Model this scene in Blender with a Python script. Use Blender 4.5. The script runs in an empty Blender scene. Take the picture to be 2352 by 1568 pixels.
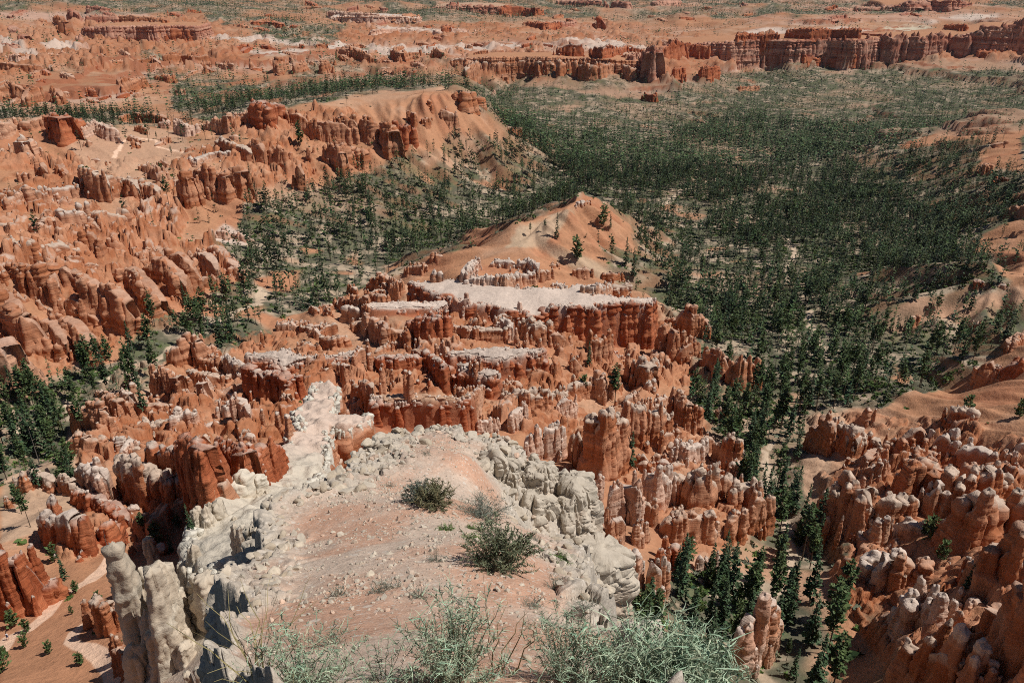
import bpy, math, random, time
import numpy as np
T0 = time.time()
def log(*a): print('[%.1fs]' % (time.time() - T0), *a, flush=True)
SC = bpy.context.scene
COL = SC.collection
# ---------------------------------------------------------------- camera, sky, sun
PITCH = math.radians(25.8)
FPX = 1780.0                       # focal length in units of a 2352 px wide picture
cam_d = bpy.data.cameras.new('camera'); cam = bpy.data.objects.new('camera', cam_d); COL.objects.link(cam)
cam_d.sensor_width = 36.0; cam_d.lens = 36.0 * FPX / 2352.0
cam_d.clip_start = 0.1; cam_d.clip_end = 120000.0
cam.location = (0, 0, 0); cam.rotation_euler = (math.pi / 2 - PITCH, 0, 0)
SC.camera = cam
SUN_EL, SUN_AZ = math.radians(57), math.radians(97)      # azimuth clockwise from +Y (view direction)
w = bpy.data.worlds.new('World'); SC.world = w; w.use_nodes = True
nt = w.node_tree; bg = nt.nodes['Background']
sky = nt.nodes.new('ShaderNodeTexSky'); sky.sky_type = 'NISHITA'; sky.sun_disc = False
sky.sun_elevation = SUN_EL; sky.sun_rotation = SUN_AZ; sky.altitude = 2500
nt.links.new(sky.outputs['Color'], bg.inputs['Color']); bg.inputs['Strength'].default_value = 0.045
sl = bpy.data.lights.new('sun', 'SUN'); sl.energy = 4.6; sl.angle = math.radians(0.53); sl.color = (1.0, 0.95, 0.88)
so = bpy.data.objects.new('sun', sl); COL.objects.link(so)
so.rotation_euler = (math.pi / 2 - SUN_EL, 0, -SUN_AZ + math.pi)
SC.view_settings.view_transform = 'Standard'; SC.view_settings.look = 'None'
SC.view_settings.exposure = 0.0; SC.view_settings.gamma = 1.0
SC.cycles.max_bounces = 4; SC.cycles.diffuse_bounces = 3; SC.cycles.glossy_bounces = 1; SC.cycles.transmission_bounces = 1
SC.cycles.transparent_max_bounces = 4; SC.cycles.volume_bounces = 0
SC.cycles.use_denoising = False
SC.cycles.pixel_filter_type = 'BLACKMAN_HARRIS'; SC.cycles.filter_width = 1.0
SC.cycles.use_adaptive_sampling = True; SC.cycles.adaptive_threshold = 0.02
# ---------------------------------------------------------------- noise
def _hash(ix, iy, iz, seed):
    h = (ix.astype(np.int64) * 374761393 + iy.astype(np.int64) * 668265263 + iz.astype(np.int64) * 2147483647 * 3 + seed * 974634777) & 0xFFFFFFFF
    h = ((h ^ (h >> 13)) * 1274126177) & 0xFFFFFFFF
    h = ((h ^ (h >> 16)) * 2246822519) & 0xFFFFFFFF
    return ((h ^ (h >> 15)) & 0xFFFFFF).astype(np.float32) / 16777216.0
def vn3(x, y, z, seed=0):
    x = np.asarray(x, np.float64); y = np.asarray(y, np.float64); z = np.asarray(z, np.float64)
    x, y, z = np.broadcast_arrays(x, y, z)
    fx, fy, fz = np.floor(x), np.floor(y), np.floor(z)
    ix, iy, iz = fx.astype(np.int64), fy.astype(np.int64), fz.astype(np.int64)
    u, v, q = x - fx, y - fy, z - fz
    u = u * u * (3 - 2 * u); v = v * v * (3 - 2 * v); q = q * q * (3 - 2 * q)
    r = 0
    for dz in (0, 1):
        wz = q if dz else 1 - q
        for dy in (0, 1):
            wy = (v if dy else 1 - v) * wz
            for dx in (0, 1):
                r = r + _hash(ix + dx, iy + dy, iz + dz, seed) * (u if dx else 1 - u) * wy
    return r * 2 - 1
def vn2(x, y, seed=0):
    x = np.asarray(x, np.float64); y = np.asarray(y, np.float64)
    x, y = np.broadcast_arrays(x, y)
    fx, fy = np.floor(x), np.floor(y)
    ix, iy = fx.astype(np.int64), fy.astype(np.int64); zz = np.zeros_like(ix)
    u, v = x - fx, y - fy
    u = u * u * (3 - 2 * u); v = v * v * (3 - 2 * v)
    a = _hash(ix, iy, zz, seed); b = _hash(ix + 1, iy, zz, seed); c = _hash(ix, iy + 1, zz, seed); d = _hash(ix + 1, iy + 1, zz, seed)
    return ((a * (1 - u) + b * u) * (1 - v) + (c * (1 - u) + d * u) * v) * 2 - 1
def fbm2(x, y, o=4, seed=0, g=.5):
    r, a, s = 0, 1, 0
    for i in range(o):
        r = r + a * vn2(x * 2 ** i + 17.3 * i, y * 2 ** i - 9.1 * i, seed + i); s += a; a *= g
    return r / s
def fbm3(x, y, z, o=3, seed=0):
    r, a, s = 0, 1, 0
    for i in range(o):
        r = r + a * vn3(x * 2 ** i + 7.3 * i, y * 2 ** i, z * 2 ** i, seed + i); s += a; a *= .5
    return r / s
def cell2(x, y, seed=0):
    """distance to nearest and second nearest jittered point, and the nearest cell's random value"""
    fx, fy = np.floor(x), np.floor(y); f1 = np.full(np.shape(x), 9.0); f2 = f1.copy(); idv = np.zeros(np.shape(x)); zz = np.zeros(np.shape(x), np.int64)
    for dy in (-1, 0, 1):
        for dx in (-1, 0, 1):
            cx, cy = fx + dx, fy + dy
            ix, iy = cx.astype(np.int64), cy.astype(np.int64)
            d = np.hypot(cx + _hash(ix, iy, zz, seed) - x, cy + _hash(ix, iy, zz + 1, seed) - y)
            n = d < f1
            f2 = np.where(n, f1, np.minimum(f2, d)); idv = np.where(n, _hash(ix, iy, zz + 2, seed), idv); f1 = np.where(n, d, f1)
    return f1, f2, idv
def sstep(a, b, x):
    t = np.clip((x - a) / (b - a), 0, 1); return t * t * (3 - 2 * t)
def lerp(a, b, t): return a + (b - a) * t
# ---------------------------------------------------------------- camera rays
CP, SP = math.cos(PITCH), math.sin(PITCH)
def ratio(u, v):
    """z / y and x / y of the ray through (u, v) of the 2352 x 1568 picture"""
    a = (np.asarray(u, float) - 1176) / FPX; b = (np.asarray(v, float) - 784) / FPX
    dy = CP - b * SP; dz = -SP - b * CP
    return a / dy, dz / dy
def W(u, v, z):
    rx, rz = ratio(u, v); y = z / rz; return (rx * y, y, z)
def D(u, v, y):
    rx, rz = ratio(u, v); return (rx * y, y, rz * y)
def project(x, y, z):
    depth = y * CP - z * SP; up = y * SP + z * CP
    return 1176 + FPX * x / depth, 784 - FPX * up / depth, depth
def inpoly(px, py, poly):
    px = np.asarray(px); r = np.zeros(px.shape, bool); n = len(poly)
    for i in range(n):
        x1, y1 = poly[i][:2]; x2, y2 = poly[(i + 1) % n][:2]
        c = ((y1 > py) != (y2 > py)) & (px < (x2 - x1) * (py - y1) / ((y2 - y1) if y2 != y1 else 1e-9) + x1)
        r ^= c
    return r
def segdist(px, py, poly, closed=True):
    d = np.full(np.shape(px), 1e9); n = len(poly)
    for i in range(n if closed else n - 1):
        x1, y1 = poly[i][:2]; x2, y2 = poly[(i + 1) % n][:2]
        L = (x2 - x1) ** 2 + (y2 - y1) ** 2 + 1e-9
        t = np.clip(((px - x1) * (x2 - x1) + (py - y1) * (y2 - y1)) / L, 0, 1)
        d = np.minimum(d, np.hypot(px - x1 - t * (x2 - x1), py - y1 - t * (y2 - y1)))
    return d
# ---------------------------------------------------------------- scene bookkeeping
def tag(o, label=None, cat=None, group=None, kind=None):
    if label: o['label'] = label
    if cat: o['category'] = cat
    if group: o['group'] = group
    if kind: o['kind'] = kind
    return o
def empty(name, loc, rz=0.0, sc=1.0):
    o = bpy.data.objects.new(name, None); o.empty_display_size = .5
    o.location = loc; o.rotation_euler = (0, 0, rz); o.scale = (sc, sc, sc); COL.objects.link(o); return o
def mesh_np(name, V, F, mats, col=None, smooth=True, midx=None, parent=None, F3=None):
    """V (n,3); F (m,4) quads and/or F3 (k,3) triangles; col (n,3) linear albedo"""
    me = bpy.data.meshes.new(name); V = np.asarray(V, np.float32)
    me.vertices.add(len(V)); me.vertices.foreach_set('co', V.ravel())
    parts, starts, s = [], [], 0
    for A in (F, F3):
        if A is not None and len(A):
            A = np.asarray(A, np.int32); parts.append(A.ravel()); k = A.shape[1]
            starts.append(s + np.arange(len(A), dtype=np.int32) * k); s += A.size
    L = np.concatenate(parts); S = np.concatenate(starts)
    me.loops.add(len(L)); me.loops.foreach_set('vertex_index', L)
    me.polygons.add(len(S)); me.polygons.foreach_set('loop_start', S)
    if midx is not None: me.polygons.foreach_set('material_index', np.asarray(midx, np.int32))
    me.polygons.foreach_set('use_smooth', np.full(len(S), smooth, bool))
    if col is not None:
        at = me.attributes.new('Col', 'FLOAT_COLOR', 'POINT')
        c4 = np.ones((len(V), 4), np.float32); c4[:, :3] = np.clip(col, 0, 1); at.data.foreach_set('color', c4.ravel())
    for m in (mats if isinstance(mats, (list, tuple)) else [mats]): me.materials.append(m)
    me.update(calc_edges=True)
    o = bpy.data.objects.new(name, me); COL.objects.link(o)
    if parent is not None: o.parent = parent
    return o
# ---------------------------------------------------------------- materials
def rock_mat(name, bump, scale, rough=.95, strata=0.0, crack=0.0, speck=0.25, streak=False):
    m = bpy.data.materials.new(name); m.use_nodes = True; t = m.node_tree; N = t.nodes; Lk = t.links.new
    bs = N['Principled BSDF']; bs.inputs['Roughness'].default_value = rough; bs.inputs['Specular IOR Level'].default_value = .15
    at = N.new('ShaderNodeAttribute'); at.attribute_name = 'Col'
    tc = N.new('ShaderNodeNewGeometry')
    n1 = N.new('ShaderNodeTexNoise'); n1.inputs['Scale'].default_value = scale; n1.inputs['Detail'].default_value = 6; n1.inputs['Roughness'].default_value = .68
    if streak:
        ms = N.new('ShaderNodeMapping'); ms.inputs['Scale'].default_value = (1, 1, .22); Lk(tc.outputs['Position'], ms.inputs['Vector']); Lk(ms.outputs[0], n1.inputs['Vector'])
    else: Lk(tc.outputs['Position'], n1.inputs['Vector'])
    mr = N.new('ShaderNodeMapRange'); mr.inputs[1].default_value = .28; mr.inputs[2].default_value = .72; mr.inputs[3].default_value = 1 - speck; mr.inputs[4].default_value = 1 + speck
    Lk(n1.outputs['Fac'], mr.inputs[0])
    mul = N.new('ShaderNodeVectorMath'); mul.operation = 'SCALE'
    Lk(at.outputs['Color'], mul.inputs[0]); Lk(mr.outputs[0], mul.inputs['Scale'])
    last = mul.outputs[0]; hgt = n1.outputs['Fac']
    if strata:
        mp = N.new('ShaderNodeMapping'); mp.inputs['Scale'].default_value = (.05, .05, 1.1); Lk(tc.outputs['Position'], mp.inputs['Vector'])
        n2 = N.new('ShaderNodeTexNoise'); n2.inputs['Scale'].default_value = 1.0; n2.inputs['Detail'].default_value = 5; n2.inputs['Roughness'].default_value = .7
        Lk(mp.outputs[0], n2.inputs['Vector'])
        m2 = N.new('ShaderNodeMapRange'); m2.inputs[1].default_value = .3; m2.inputs[2].default_value = .7; m2.inputs[3].default_value = 1 - strata; m2.inputs[4].default_value = 1 + strata
        Lk(n2.outputs['Fac'], m2.inputs[0])
        mu2 = N.new('ShaderNodeVectorMath'); mu2.operation = 'SCALE'; Lk(last, mu2.inputs[0]); Lk(m2.outputs[0], mu2.inputs['Scale']); last = mu2.outputs[0]
        ad = N.new('ShaderNodeMath'); ad.operation = 'ADD'; Lk(n2.outputs['Fac'], ad.inputs[0]); Lk(hgt, ad.inputs[1]); hgt = ad.outputs[0]
    if crack:
        vo = N.new('ShaderNodeTexVoronoi'); vo.feature = 'DISTANCE_TO_EDGE'; vo.inputs['Scale'].default_value = crack
        ns = N.new('ShaderNodeTexNoise'); ns.inputs['Scale'].default_value = crack * 1.3; ns.inputs['Detail'].default_value = 3
        Lk(tc.outputs['Position'], ns.inputs['Vector'])
        va = N.new('ShaderNodeVectorMath'); va.operation = 'MULTIPLY_ADD'; va.inputs[1].default_value = (1.2 / crack,) * 3
        Lk(ns.outputs['Color'], va.inputs[0]); Lk(tc.outputs['Position'], va.inputs[2]); Lk(va.outputs[0], vo.inputs['Vector'])
        m3 = N.new('ShaderNodeMapRange'); m3.inputs[1].default_value = 0; m3.inputs[2].default_value = .12; m3.inputs[3].default_value = -.5; m3.inputs[4].default_value = .2
        Lk(vo.outputs['Distance'], m3.inputs[0])
        ad = N.new('ShaderNodeMath'); ad.operation = 'ADD'; Lk(m3.outputs[0], ad.inputs[0]); Lk(hgt, ad.inputs[1]); hgt = ad.outputs[0]
    Lk(last, bs.inputs['Base Color'])
    if bump:
        bp = N.new('ShaderNodeBump'); bp.inputs['Strength'].default_value = 1.0; bp.inputs['Distance'].default_value = bump
        Lk(hgt, bp.inputs['Height']); Lk(bp.outputs[0], bs.inputs['Normal'])
    return m
def plain_mat(name, c, rough=.9, var=.3, scale=2.0, trans=0.0):
    m = bpy.data.materials.new(name); m.use_nodes = True; t = m.node_tree; N = t.nodes; Lk = t.links.new
    bs = N['Principled BSDF']; bs.inputs['Roughness'].default_value = rough; bs.inputs['Specular IOR Level'].default_value = .2
    tc = N.new('ShaderNodeNewGeometry'); n1 = N.new('ShaderNodeTexNoise'); n1.inputs['Scale'].default_value = scale; n1.inputs['Detail'].default_value = 3
    Lk(tc.outputs['Position'], n1.inputs['Vector'])
    mr = N.new('ShaderNodeMapRange'); mr.inputs[1].default_value = .3; mr.inputs[2].default_value = .7; mr.inputs[3].default_value = 1 - var; mr.inputs[4].default_value = 1 + var
    Lk(n1.outputs['Fac'], mr.inputs[0])
    mul = N.new('ShaderNodeVectorMath'); mul.operation = 'SCALE'; mul.inputs[0].default_value = c[:3]
    Lk(mr.outputs[0], mul.inputs['Scale']); Lk(mul.outputs[0], bs.inputs['Base Color'])
    return m
# ---------------------------------------------------------------- terrain heights
ORANGE = np.array((.425, .215, .12)); PALE = np.array((.455, .29, .195)); WHITE = np.array((.56, .455, .385)); RED = np.array((.34, .125, .065))
CREAM = np.array((.53, .47, .385)); SAGE = np.array((.12, .112, .075)); SAND = np.array((.50, .385, .28)); PINK = np.array((.50, .33, .26))
CW = [  # (u, v, z): ground height seen at a place of the picture
(1850,1400,-150),(1750,1500,-146),(2000,1500,-147),(1930,1560,-143),(1450,1380,-128),(1600,1300,-150),(1650,1560,-138),(1560,1450,-136),
(1850,1150,-165),(1700,1050,-170),(1760,900,-178),(1850,1000,-173),(1870,750,-188),(1600,720,-187),(1700,600,-197),(1830,560,-199),(2000,600,-196),
(1560,560,-200),(1730,480,-206),(1500,440,-208),(1290,440,-205),(1400,400,-211),(1700,400,-214),(2000,420,-209),(1900,340,-219),(1500,330,-221),
(1260,340,-214),(1700,280,-229),(1900,290,-231),(1180,270,-213),(1450,290,-222),
(1000,540,-195),(800,560,-185),(900,620,-187),(700,640,-180),(600,700,-175),(500,740,-170),(700,500,-177),(580,560,-175),(1100,480,-198),
(1200,400,-199),(1000,450,-190),(850,450,-179),(1290,400,-206),(1150,520,-196),(760,700,-176),(700,720,-174),(1080,560,-193),
(330,900,-160),(150,950,-152),(50,1030,-148),(130,1110,-141),(260,870,-160),(0,1120,-138),(100,900,-156),(400,800,-165),
(20,1464,-116),(137,1369,-120),(260,1269,-124),(161,1471,-110),(260,1560,-102),(20,1560,-107),(400,1250,-128),(360,1190,-133),(450,1180,-130),(0,1350,-124),(60,1250,-130),(120,1180,-136),
# peak hill and the ground before it
(1340,463,-147),(1250,500,-152),(1165,545,-160),(1100,578,-162),(1000,605,-164),(945,645,-163),(1165,532,-194),
(1400,500,-158),(1455,535,-179),(1520,580,-197),(1440,640,-178),(1400,590,-175),(1340,600,-170),(1250,620,-165),(1500,650,-186),(1560,690,-187),(1350,530,-163),(1270,560,-162),(1400,470,-205),
# middle ridge
(590,262,-134),(500,292,-140),(430,300,-143),(360,312,-143),(700,238,-129),(830,235,-130),(930,222,-128),(1010,204,-123),(1060,240,-133),(1120,285,-152),
(1165,315,-176),(1290,395,-203),(1000,400,-183),(850,400,-172),(900,330,-158),(700,440,-171),(590,470,-168),(430,480,-162),(330,420,-156),(230,400,-152),
(480,545,-170),(410,520,-168),(1000,300,-152),(1080,350,-176),
(700,216,-186),(900,200,-192),(520,235,-178),(420,250,-167),(1100,228,-203),(1120,200,-206),(340,275,-158),
(150,345,-140),(100,400,-147),(0,440,-150),(40,330,-136),(100,300,-131),(0,300,-127),(280,300,-139),(50,255,-160),(0,245,-161),(200,270,-163),
# right hand ridges
(2352,330,-167),(2250,390,-176),(2352,450,-174),(2200,470,-194),(2050,430,-206),(2352,262,-166),(2200,290,-190),(2100,305,-205),(1990,345,-204),
(2352,655,-160),(2250,665,-163),(2150,672,-170),(2050,715,-182),(2200,620,-191),(2352,590,-184),(2200,770,-184),(2150,850,-180),(2352,760,-176),(2000,760,-187),
(2250,880,-171),(2352,850,-164),(2352,950,-160),(2200,950,-169),(2100,900,-175),(1950,930,-176),(1880,960,-174),
(2000,1150,-152),(2150,1200,-147),(2300,1100,-151),(2352,1350,-121),(2250,1450,-122),(2100,1500,-128),(2200,1330,-131),(2352,1560,-104),(1950,1400,-147),(1880,1250,-159),(2100,1080,-158),
# left massif
(200,560,-150),(400,590,-163),(0,560,-140),(0,650,-137),(200,650,-150),(350,700,-163),(100,800,-158),(0,880,-152),(450,680,-168),(0,480,-148),(230,480,-156),
# centre terraces
(1500,860,-176),(1400,830,-178),(1300,800,-172),(1200,770,-166),(1640,900,-178),(1350,1000,-160),(1500,1100,-160),(1650,1200,-158),(1700,960,-175),(1400,1250,-140),(1550,1230,-153),
(1100,765,-161),(1000,850,-158),(900,790,-161),(1200,900,-163),(1100,930,-160),(950,880,-157),(880,1000,-150),(1000,1000,-150),(1150,960,-158),(1300,900,-165),
(800,830,-160),(700,800,-160),(600,850,-157),(620,950,-148),(450,950,-148),(450,1050,-141),(600,1040,-142),(300,1000,-150),(240,1100,-141),(560,1130,-132),
(800,1080,-142),(850,700,-176),(900,680,-178),(1000,660,-176),(1350,1150,-145),
# cream slope under the pillars
(420,1540,-84),(350,1540,-92),(480,1568,-76),(300,1500,-99),(540,1480,-74),(460,1420,-86)]
CD = [  # (u, v, y): far ground by its distance
(110,175,1180),(230,212,1100),(330,242,1060),(0,165,1200),(250,150,1380),(600,150,1450),(550,190,1330),(750,215,1270),(950,196,1330),(0,120,1500),
(700,112,1700),(500,100,1780),(250,95,1800),(0,80,1900),(1000,150,1580),(1100,115,1750),(1070,185,1500),(1300,100,1850),(1350,190,1530),(1450,235,1420),(1250,220,1440),(1550,220,1470),
(1450,150,1640),(1300,135,1680),(1700,95,1980),(1700,165,1820),(1900,150,1860),(2100,150,1820),(2300,155,1700),(2200,70,2100),(2352,45,2150),(1900,62,2150),(1650,62,2250),(1350,75,2150),(1000,62,2300),
(700,62,2350),(450,40,2500),(150,35,2450),(0,15,2700),(800,20,3300),(1300,30,3200),(1600,12,3700),(2000,20,3400),(2250,22,3200),(1750,200,1650),(2000,200,1640),(2300,220,1450),(1800,250,1400),(2100,262,1320),(2300,280,1200),
(300,60,2150),(1500,60,2500),(1176,0,4200),(400,0,3900),(2000,0,4500),(2352,5,5200)]
CX = [(0,120,-122),(20,60,-92),(0,160,-140),(60,100,-135),(-20,40,-60),(0,20,-45),(-60,40,-72),(60,40,-85),(120,60,-100),(120,110,-130),(-120,50,-80),(0,80,-110),(160,130,-120),(200,90,-95),
(-1500,600,-130),(1500,600,-140),(-200,150,-125),(-500,350,-135),(500,350,-140),(800,700,-150),(-900,900,-150),
(0,7000,-260),(-4000,7000,-200),(5000,7000,-420),(0,16000,-330),(-9000,15000,-300),(9000,16000,-430),(0,40000,-500),(30000,40000,-500),(-30000,40000,-500)]
pts = [W(*c) for c in CW] + [D(*c) for c in CD] + CX
pts = np.array(pts, float)
def qc(x, y):
    r = np.hypot(x, y); return np.arctan2(x, y), np.log(r) * .55
qa, qb = qc(pts[:, 0], pts[:, 1]); CS = .025
def kern(d2): return np.sqrt(d2 + CS * CS)
n = len(pts); A = np.zeros((n + 3, n + 3)); A[:n, :n] = kern((qa[:, None] - qa) ** 2 + (qb[:, None] - qb) ** 2) - np.eye(n) * .004
A[:n, n] = 1; A[:n, n + 1] = qa; A[:n, n + 2] = qb; A[n:, :n] = A[:n, n:].T
wts = np.linalg.solve(A, np.concatenate([pts[:, 2], [0, 0, 0]]))
def base_h(x, y):
    a, b = qc(x, y); sh = a.shape; a = a.ravel(); b = b.ravel(); r = np.zeros(len(a))
    for s in range(0, len(a), 40000):
        aa, bb = a[s:s + 40000], b[s:s + 40000]
        r[s:s + 40000] = kern((aa[:, None] - qa) ** 2 + (bb[:, None] - qb) ** 2) @ wts[:n] + wts[n] + wts[n + 1] * aa + wts[n + 2] * bb
    return r.reshape(sh)
# polar sheet: azimuth x radius, finest where the hoodoos stand
AZ = np.linspace(math.radians(-50), math.radians(50), 1080)
def radii():
    segs = [(38, 110, 110), (110, 620, 700), (620, 1500, 330), (1500, 4200, 300), (4200, 45000, 90)]
    out = []
    for a, b, k in segs: out.append(np.exp(np.linspace(math.log(a), math.log(b), k, endpoint=False)))
    return np.concatenate(out + [[45000.]])
RR = radii(); NR, NA = len(RR), len(AZ)
GA, GR = np.meshgrid(AZ, RR); X = np.sin(GA) * GR; Y = np.cos(GA) * GR
ca, cr = np.linspace(AZ[0], AZ[-1], 220), np.exp(np.linspace(math.log(37), math.log(46000), 420))
cA, cR = np.meshgrid(ca, cr); cH = base_h(np.sin(cA) * cR, np.cos(cA) * cR)
def bil(grid, fi, fj):
    i = np.clip(fi.astype(int), 0, grid.shape[0] - 2); j = np.clip(fj.astype(int), 0, grid.shape[1] - 2)
    a = np.clip(fi - i, 0, 1); b = np.clip(fj - j, 0, 1)
    return (grid[i, j] * (1 - b) + grid[i, j + 1] * b) * (1 - a) + (grid[i + 1, j] * (1 - b) + grid[i + 1, j + 1] * b) * a
H = bil(cH, (np.log(GR) - math.log(37)) / (math.log(46000) - math.log(37)) * 419, (GA - AZ[0]) / (AZ[-1] - AZ[0]) * 219)
log('base terrain', H.shape)
def grad(Hh):
    dr = np.gradient(Hh, axis=0) / np.gradient(RR)[:, None]; da = np.gradient(Hh, axis=1) / (GR * (AZ[1] - AZ[0]))
    gx = dr * np.sin(GA) + da * np.cos(GA); gy = dr * np.cos(GA) - da * np.sin(GA); return gx, gy
def gully(x, y, gx, gy, wl, seed):
    """ridges running down the slope (cosine strips around scattered cells)"""
    g = np.hypot(gx, gy) + 1e-6; px, py = -gy / g, gx / g
    xs, ys = x / wl, y / wl; fx, fy = np.floor(xs), np.floor(ys); s = 0; wsum = 0; zz = np.zeros(x.shape, np.int64)
    for dy in (-1, 0, 1):
        for dx in (-1, 0, 1):
            cx, cy = fx + dx, fy + dy; ix, iy = cx.astype(np.int64), cy.astype(np.int64)
            ox = xs - cx - _hash(ix, iy, zz, seed); oy = ys - cy - _hash(ix, iy, zz + 1, seed)
            wt = np.exp(-(ox * ox + oy * oy) * 2.0)
            s = s + wt * np.cos((ox * px + oy * py) * 6.283 * 1.1); wsum = wsum + wt
    return s / wsum
cgr = np.gradient(cH, axis=0) / np.gradient(cr)[:, None]; cga = np.gradient(cH, axis=1) / (cR * (ca[1] - ca[0]))
for _ in range(3):
    for g_ in (cgr, cga):
        g_[1:-1, 1:-1] = (g_[1:-1, 1:-1] * 2 + g_[:-2, 1:-1] + g_[2:, 1:-1] + g_[1:-1, :-2] + g_[1:-1, 2:]) / 6
ci_, cj_ = (np.log(GR) - math.log(37)) / (math.log(46000) - math.log(37)) * 419, (GA - AZ[0]) / (AZ[-1] - AZ[0]) * 219
dr_, da_ = bil(cgr, ci_, cj_), bil(cga, ci_, cj_)
gx, gy = dr_ * np.sin(GA) + da_ * np.cos(GA), dr_ * np.cos(GA) - da_ * np.sin(GA); slope = np.hypot(gx, gy)
far = sstep(500, 2500, GR)
for wl, am, sd in ((190, 20, 3), (80, 9.0, 5), (32, 4.0, 7), (14, 2.0, 9), (6.5, .8, 13)):
    res = sstep(1.2, 4.0, wl / (GR * .0016))          # only what the sheet can carry
    damp = sstep(.03, .35, slope) * (1 if wl > 100 else sstep(120, 320, GR)) * (1 if wl < 100 else sstep(700, 1300, GR)) * res
    H = H + am * damp * gully(X, Y, gx, gy, wl, sd)
del ci_, cj_, dr_, da_
H += fbm2(X / 260, Y / 260, 5, 11, .55) * (13 * sstep(900, 1500, GR) + 20 * sstep(1900, 2600, GR)) + (.45 - np.abs(fbm2(X / 380, Y / 240, 4, 12))) * 26 * sstep(2200, 2900, GR) + np.abs(fbm2(X / 900, Y / 900, 3, 41)) * 60 * sstep(2600, 4200, GR)
FW = sstep(850, 1250, GR) * (1 - sstep(5000, 9000, GR))      # far badlands: hard beds break the slopes into cliff bands
z0 = H + fbm2(X / 26, Y / 26, 3, 23) * 3.2 * FW + fbm2(X / 120, Y / 120, 2, 24) * 3
TT = 24.0; fl = np.floor(z0 / TT); fr = z0 / TT - fl; on = sstep(-.25, .1, fbm2(X / 300, Y / 300, 3, 25)) * FW * sstep(.02, .08, slope)
stp = np.where(fr < .5, fr * .56, np.where(fr < .53, .28 + (fr - .5) / .03 * .44, .72 + (fr - .53) / .47 * .28))
stp = stp + .16 * (sstep(.76, .79, fr) - sstep(.76, 1.0, fr))
H = H + on * ((fl + stp) * TT - z0) ; CLIFF = on * (sstep(.47, .50, fr) * (1 - sstep(.54, .60, fr)) + sstep(.74, .76, fr) * (1 - sstep(.80, .84, fr))); DEBRIS = on * sstep(.30, .46, fr) * (1 - sstep(.48, .5, fr))
del z0, fl, fr, stp
H += fbm2(X / 40, Y / 40, 4, 21) * 1.6 + fbm2(X / 9, Y / 9, 3, 31) * .35 * (GR < 900)
log('gullies')
# raised tables: polygon (u, v, z of the rim) -> flat top with steep sides
MESAS = {
 'plateau': dict(p=[(939,645,-155),(990,643,-154),(1040,640,-153),(1090,645,-152),(1160,655,-151),(1240,660,-151),(1330,652,-151.5),(1360,668,-152),(1420,680,-152.5),(1506,684,-154),(1498,694,-154),(1440,692,-153.5),(1363,697,-153),(1366,706,-154),(1330,701,-153),(1298,700,-153),(1262,704,-153.5),(1250,716,-156),(1228,722,-157),(1212,716,-155),(1151,706,-153.5),(1131,697,-152.5),(1079,700,-153.5),(1028,679,-154),(994,672,-155),(965,658,-155.5)], c=WHITE),
 'west_table': dict(p=[(836,697,-158),(870,690,-157),(940,692,-157),(1025,690,-156.5),(1030,700,-157),(1000,711,-158.5),(960,706,-158),(910,710,-158.5),(862,709,-159),(840,704,-158.5)], c=WHITE),
 'red_shelf': dict(p=[(560,812,-150),(640,806,-149),(652,797,-148),(690,815,-149),(770,811,-149),(845,800,-149),(846,812,-150),(770,822,-150.5),(700,826,-150.5),(650,845,-152),(640,826,-150.5),(590,822,-150.5)], c=WHITE*.9),
 'grey_table': dict(p=[(1030,806,-152),(1090,800,-151.5),(1140,796,-151),(1200,799,-151),(1252,802,-151.5),(1215,811,-152),(1180,818,-152.5),(1165,827,-153),(1120,824,-153),(1090,815,-152.5),(1035,814,-152.5)], c=WHITE*.86),
 'front_wall': dict(p=[(850,905,-139),(900,905,-138.5),(985,905,-138),(1040,912,-138),(1079,903,-137),(1076,914,-138),(1040,922,-139),(960,918,-139),(890,922,-140),(855,918,-140)], c=PALE),
 'arc_table': dict(p=[(1050,835,-149),(1075,832,-148.5),(1098,845,-149),(1140,850,-148.5),(1146,858,-149),(1130,866,-150),(1095,860,-150),(1062,845,-149.5)], c=WHITE*.9),
 'spur': dict(p=[(728,878,-121),(779,889,-120.5),(776,910,-119.5),(766,937,-117),(757,951,-116),(783,958,-116),(850,957,-118),(845,970,-116.5),(800,992,-114),(760,985,-113),(757,1029,-108.5),(748,1070,-104),(742,1100,-101),(700,1125,-96),(668,1165,-89),(625,1210,-81),(600,1280,-72.5),(565,1300,-71.5),(505,1310,-73),(445,1315,-76),(425,1280,-79),(435,1220,-84),(470,1170,-88),(535,1120,-93),(580,1080,-98),(640,1050,-104),(660,1010,-108.5),(690,985,-112),(676,965,-114.5),(675,944,-116),(705,923,-118),(718,895,-120.5)], c=CREAM),
}
def far_table(front, y0, depth):
    P = [];
    for u, v, dy in front: rx, rz = ratio(u, v); P.append((rx * (y0 + dy), y0 + dy, rz * (y0 + dy)))
    return P + [(x * 1.02, y + depth, z) for x, y, z in P[::-1]]
MESAS['far_wall'] = dict(w=far_table([(1540,108,0),(1600,100,25),(1680,96,-15),(1750,90,20),(1830,92,-10),(1900,88,15),(1960,90,-30),(2040,88,10),(2120,86,-25),(2200,82,5),(2260,70,-40),(2352,62,-60),(2480,60,-90)], 1870, 170), c=ORANGE)
MESAS['far_rim'] = dict(w=far_table([(1072,133,10),(1130,131,-15),(1200,130,15),(1260,131,-10),(1330,133,12),(1400,136,-18),(1470,141,0)], 1600, 90), c=ORANGE)
MESAS['horizon_wall'] = dict(w=far_table([(2040,16,60),(2085,6,0),(2130,2,30),(2180,1,-10),(2225,5,20),(2260,20,60)], 2700, 260), c=ORANGE)
MESAS['horizon_table'] = dict(w=far_table([(995,19,40),(1030,13,0),(1080,12,-20),(1130,13,10),(1170,18,30)], 2900, 220), c=PALE)
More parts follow.
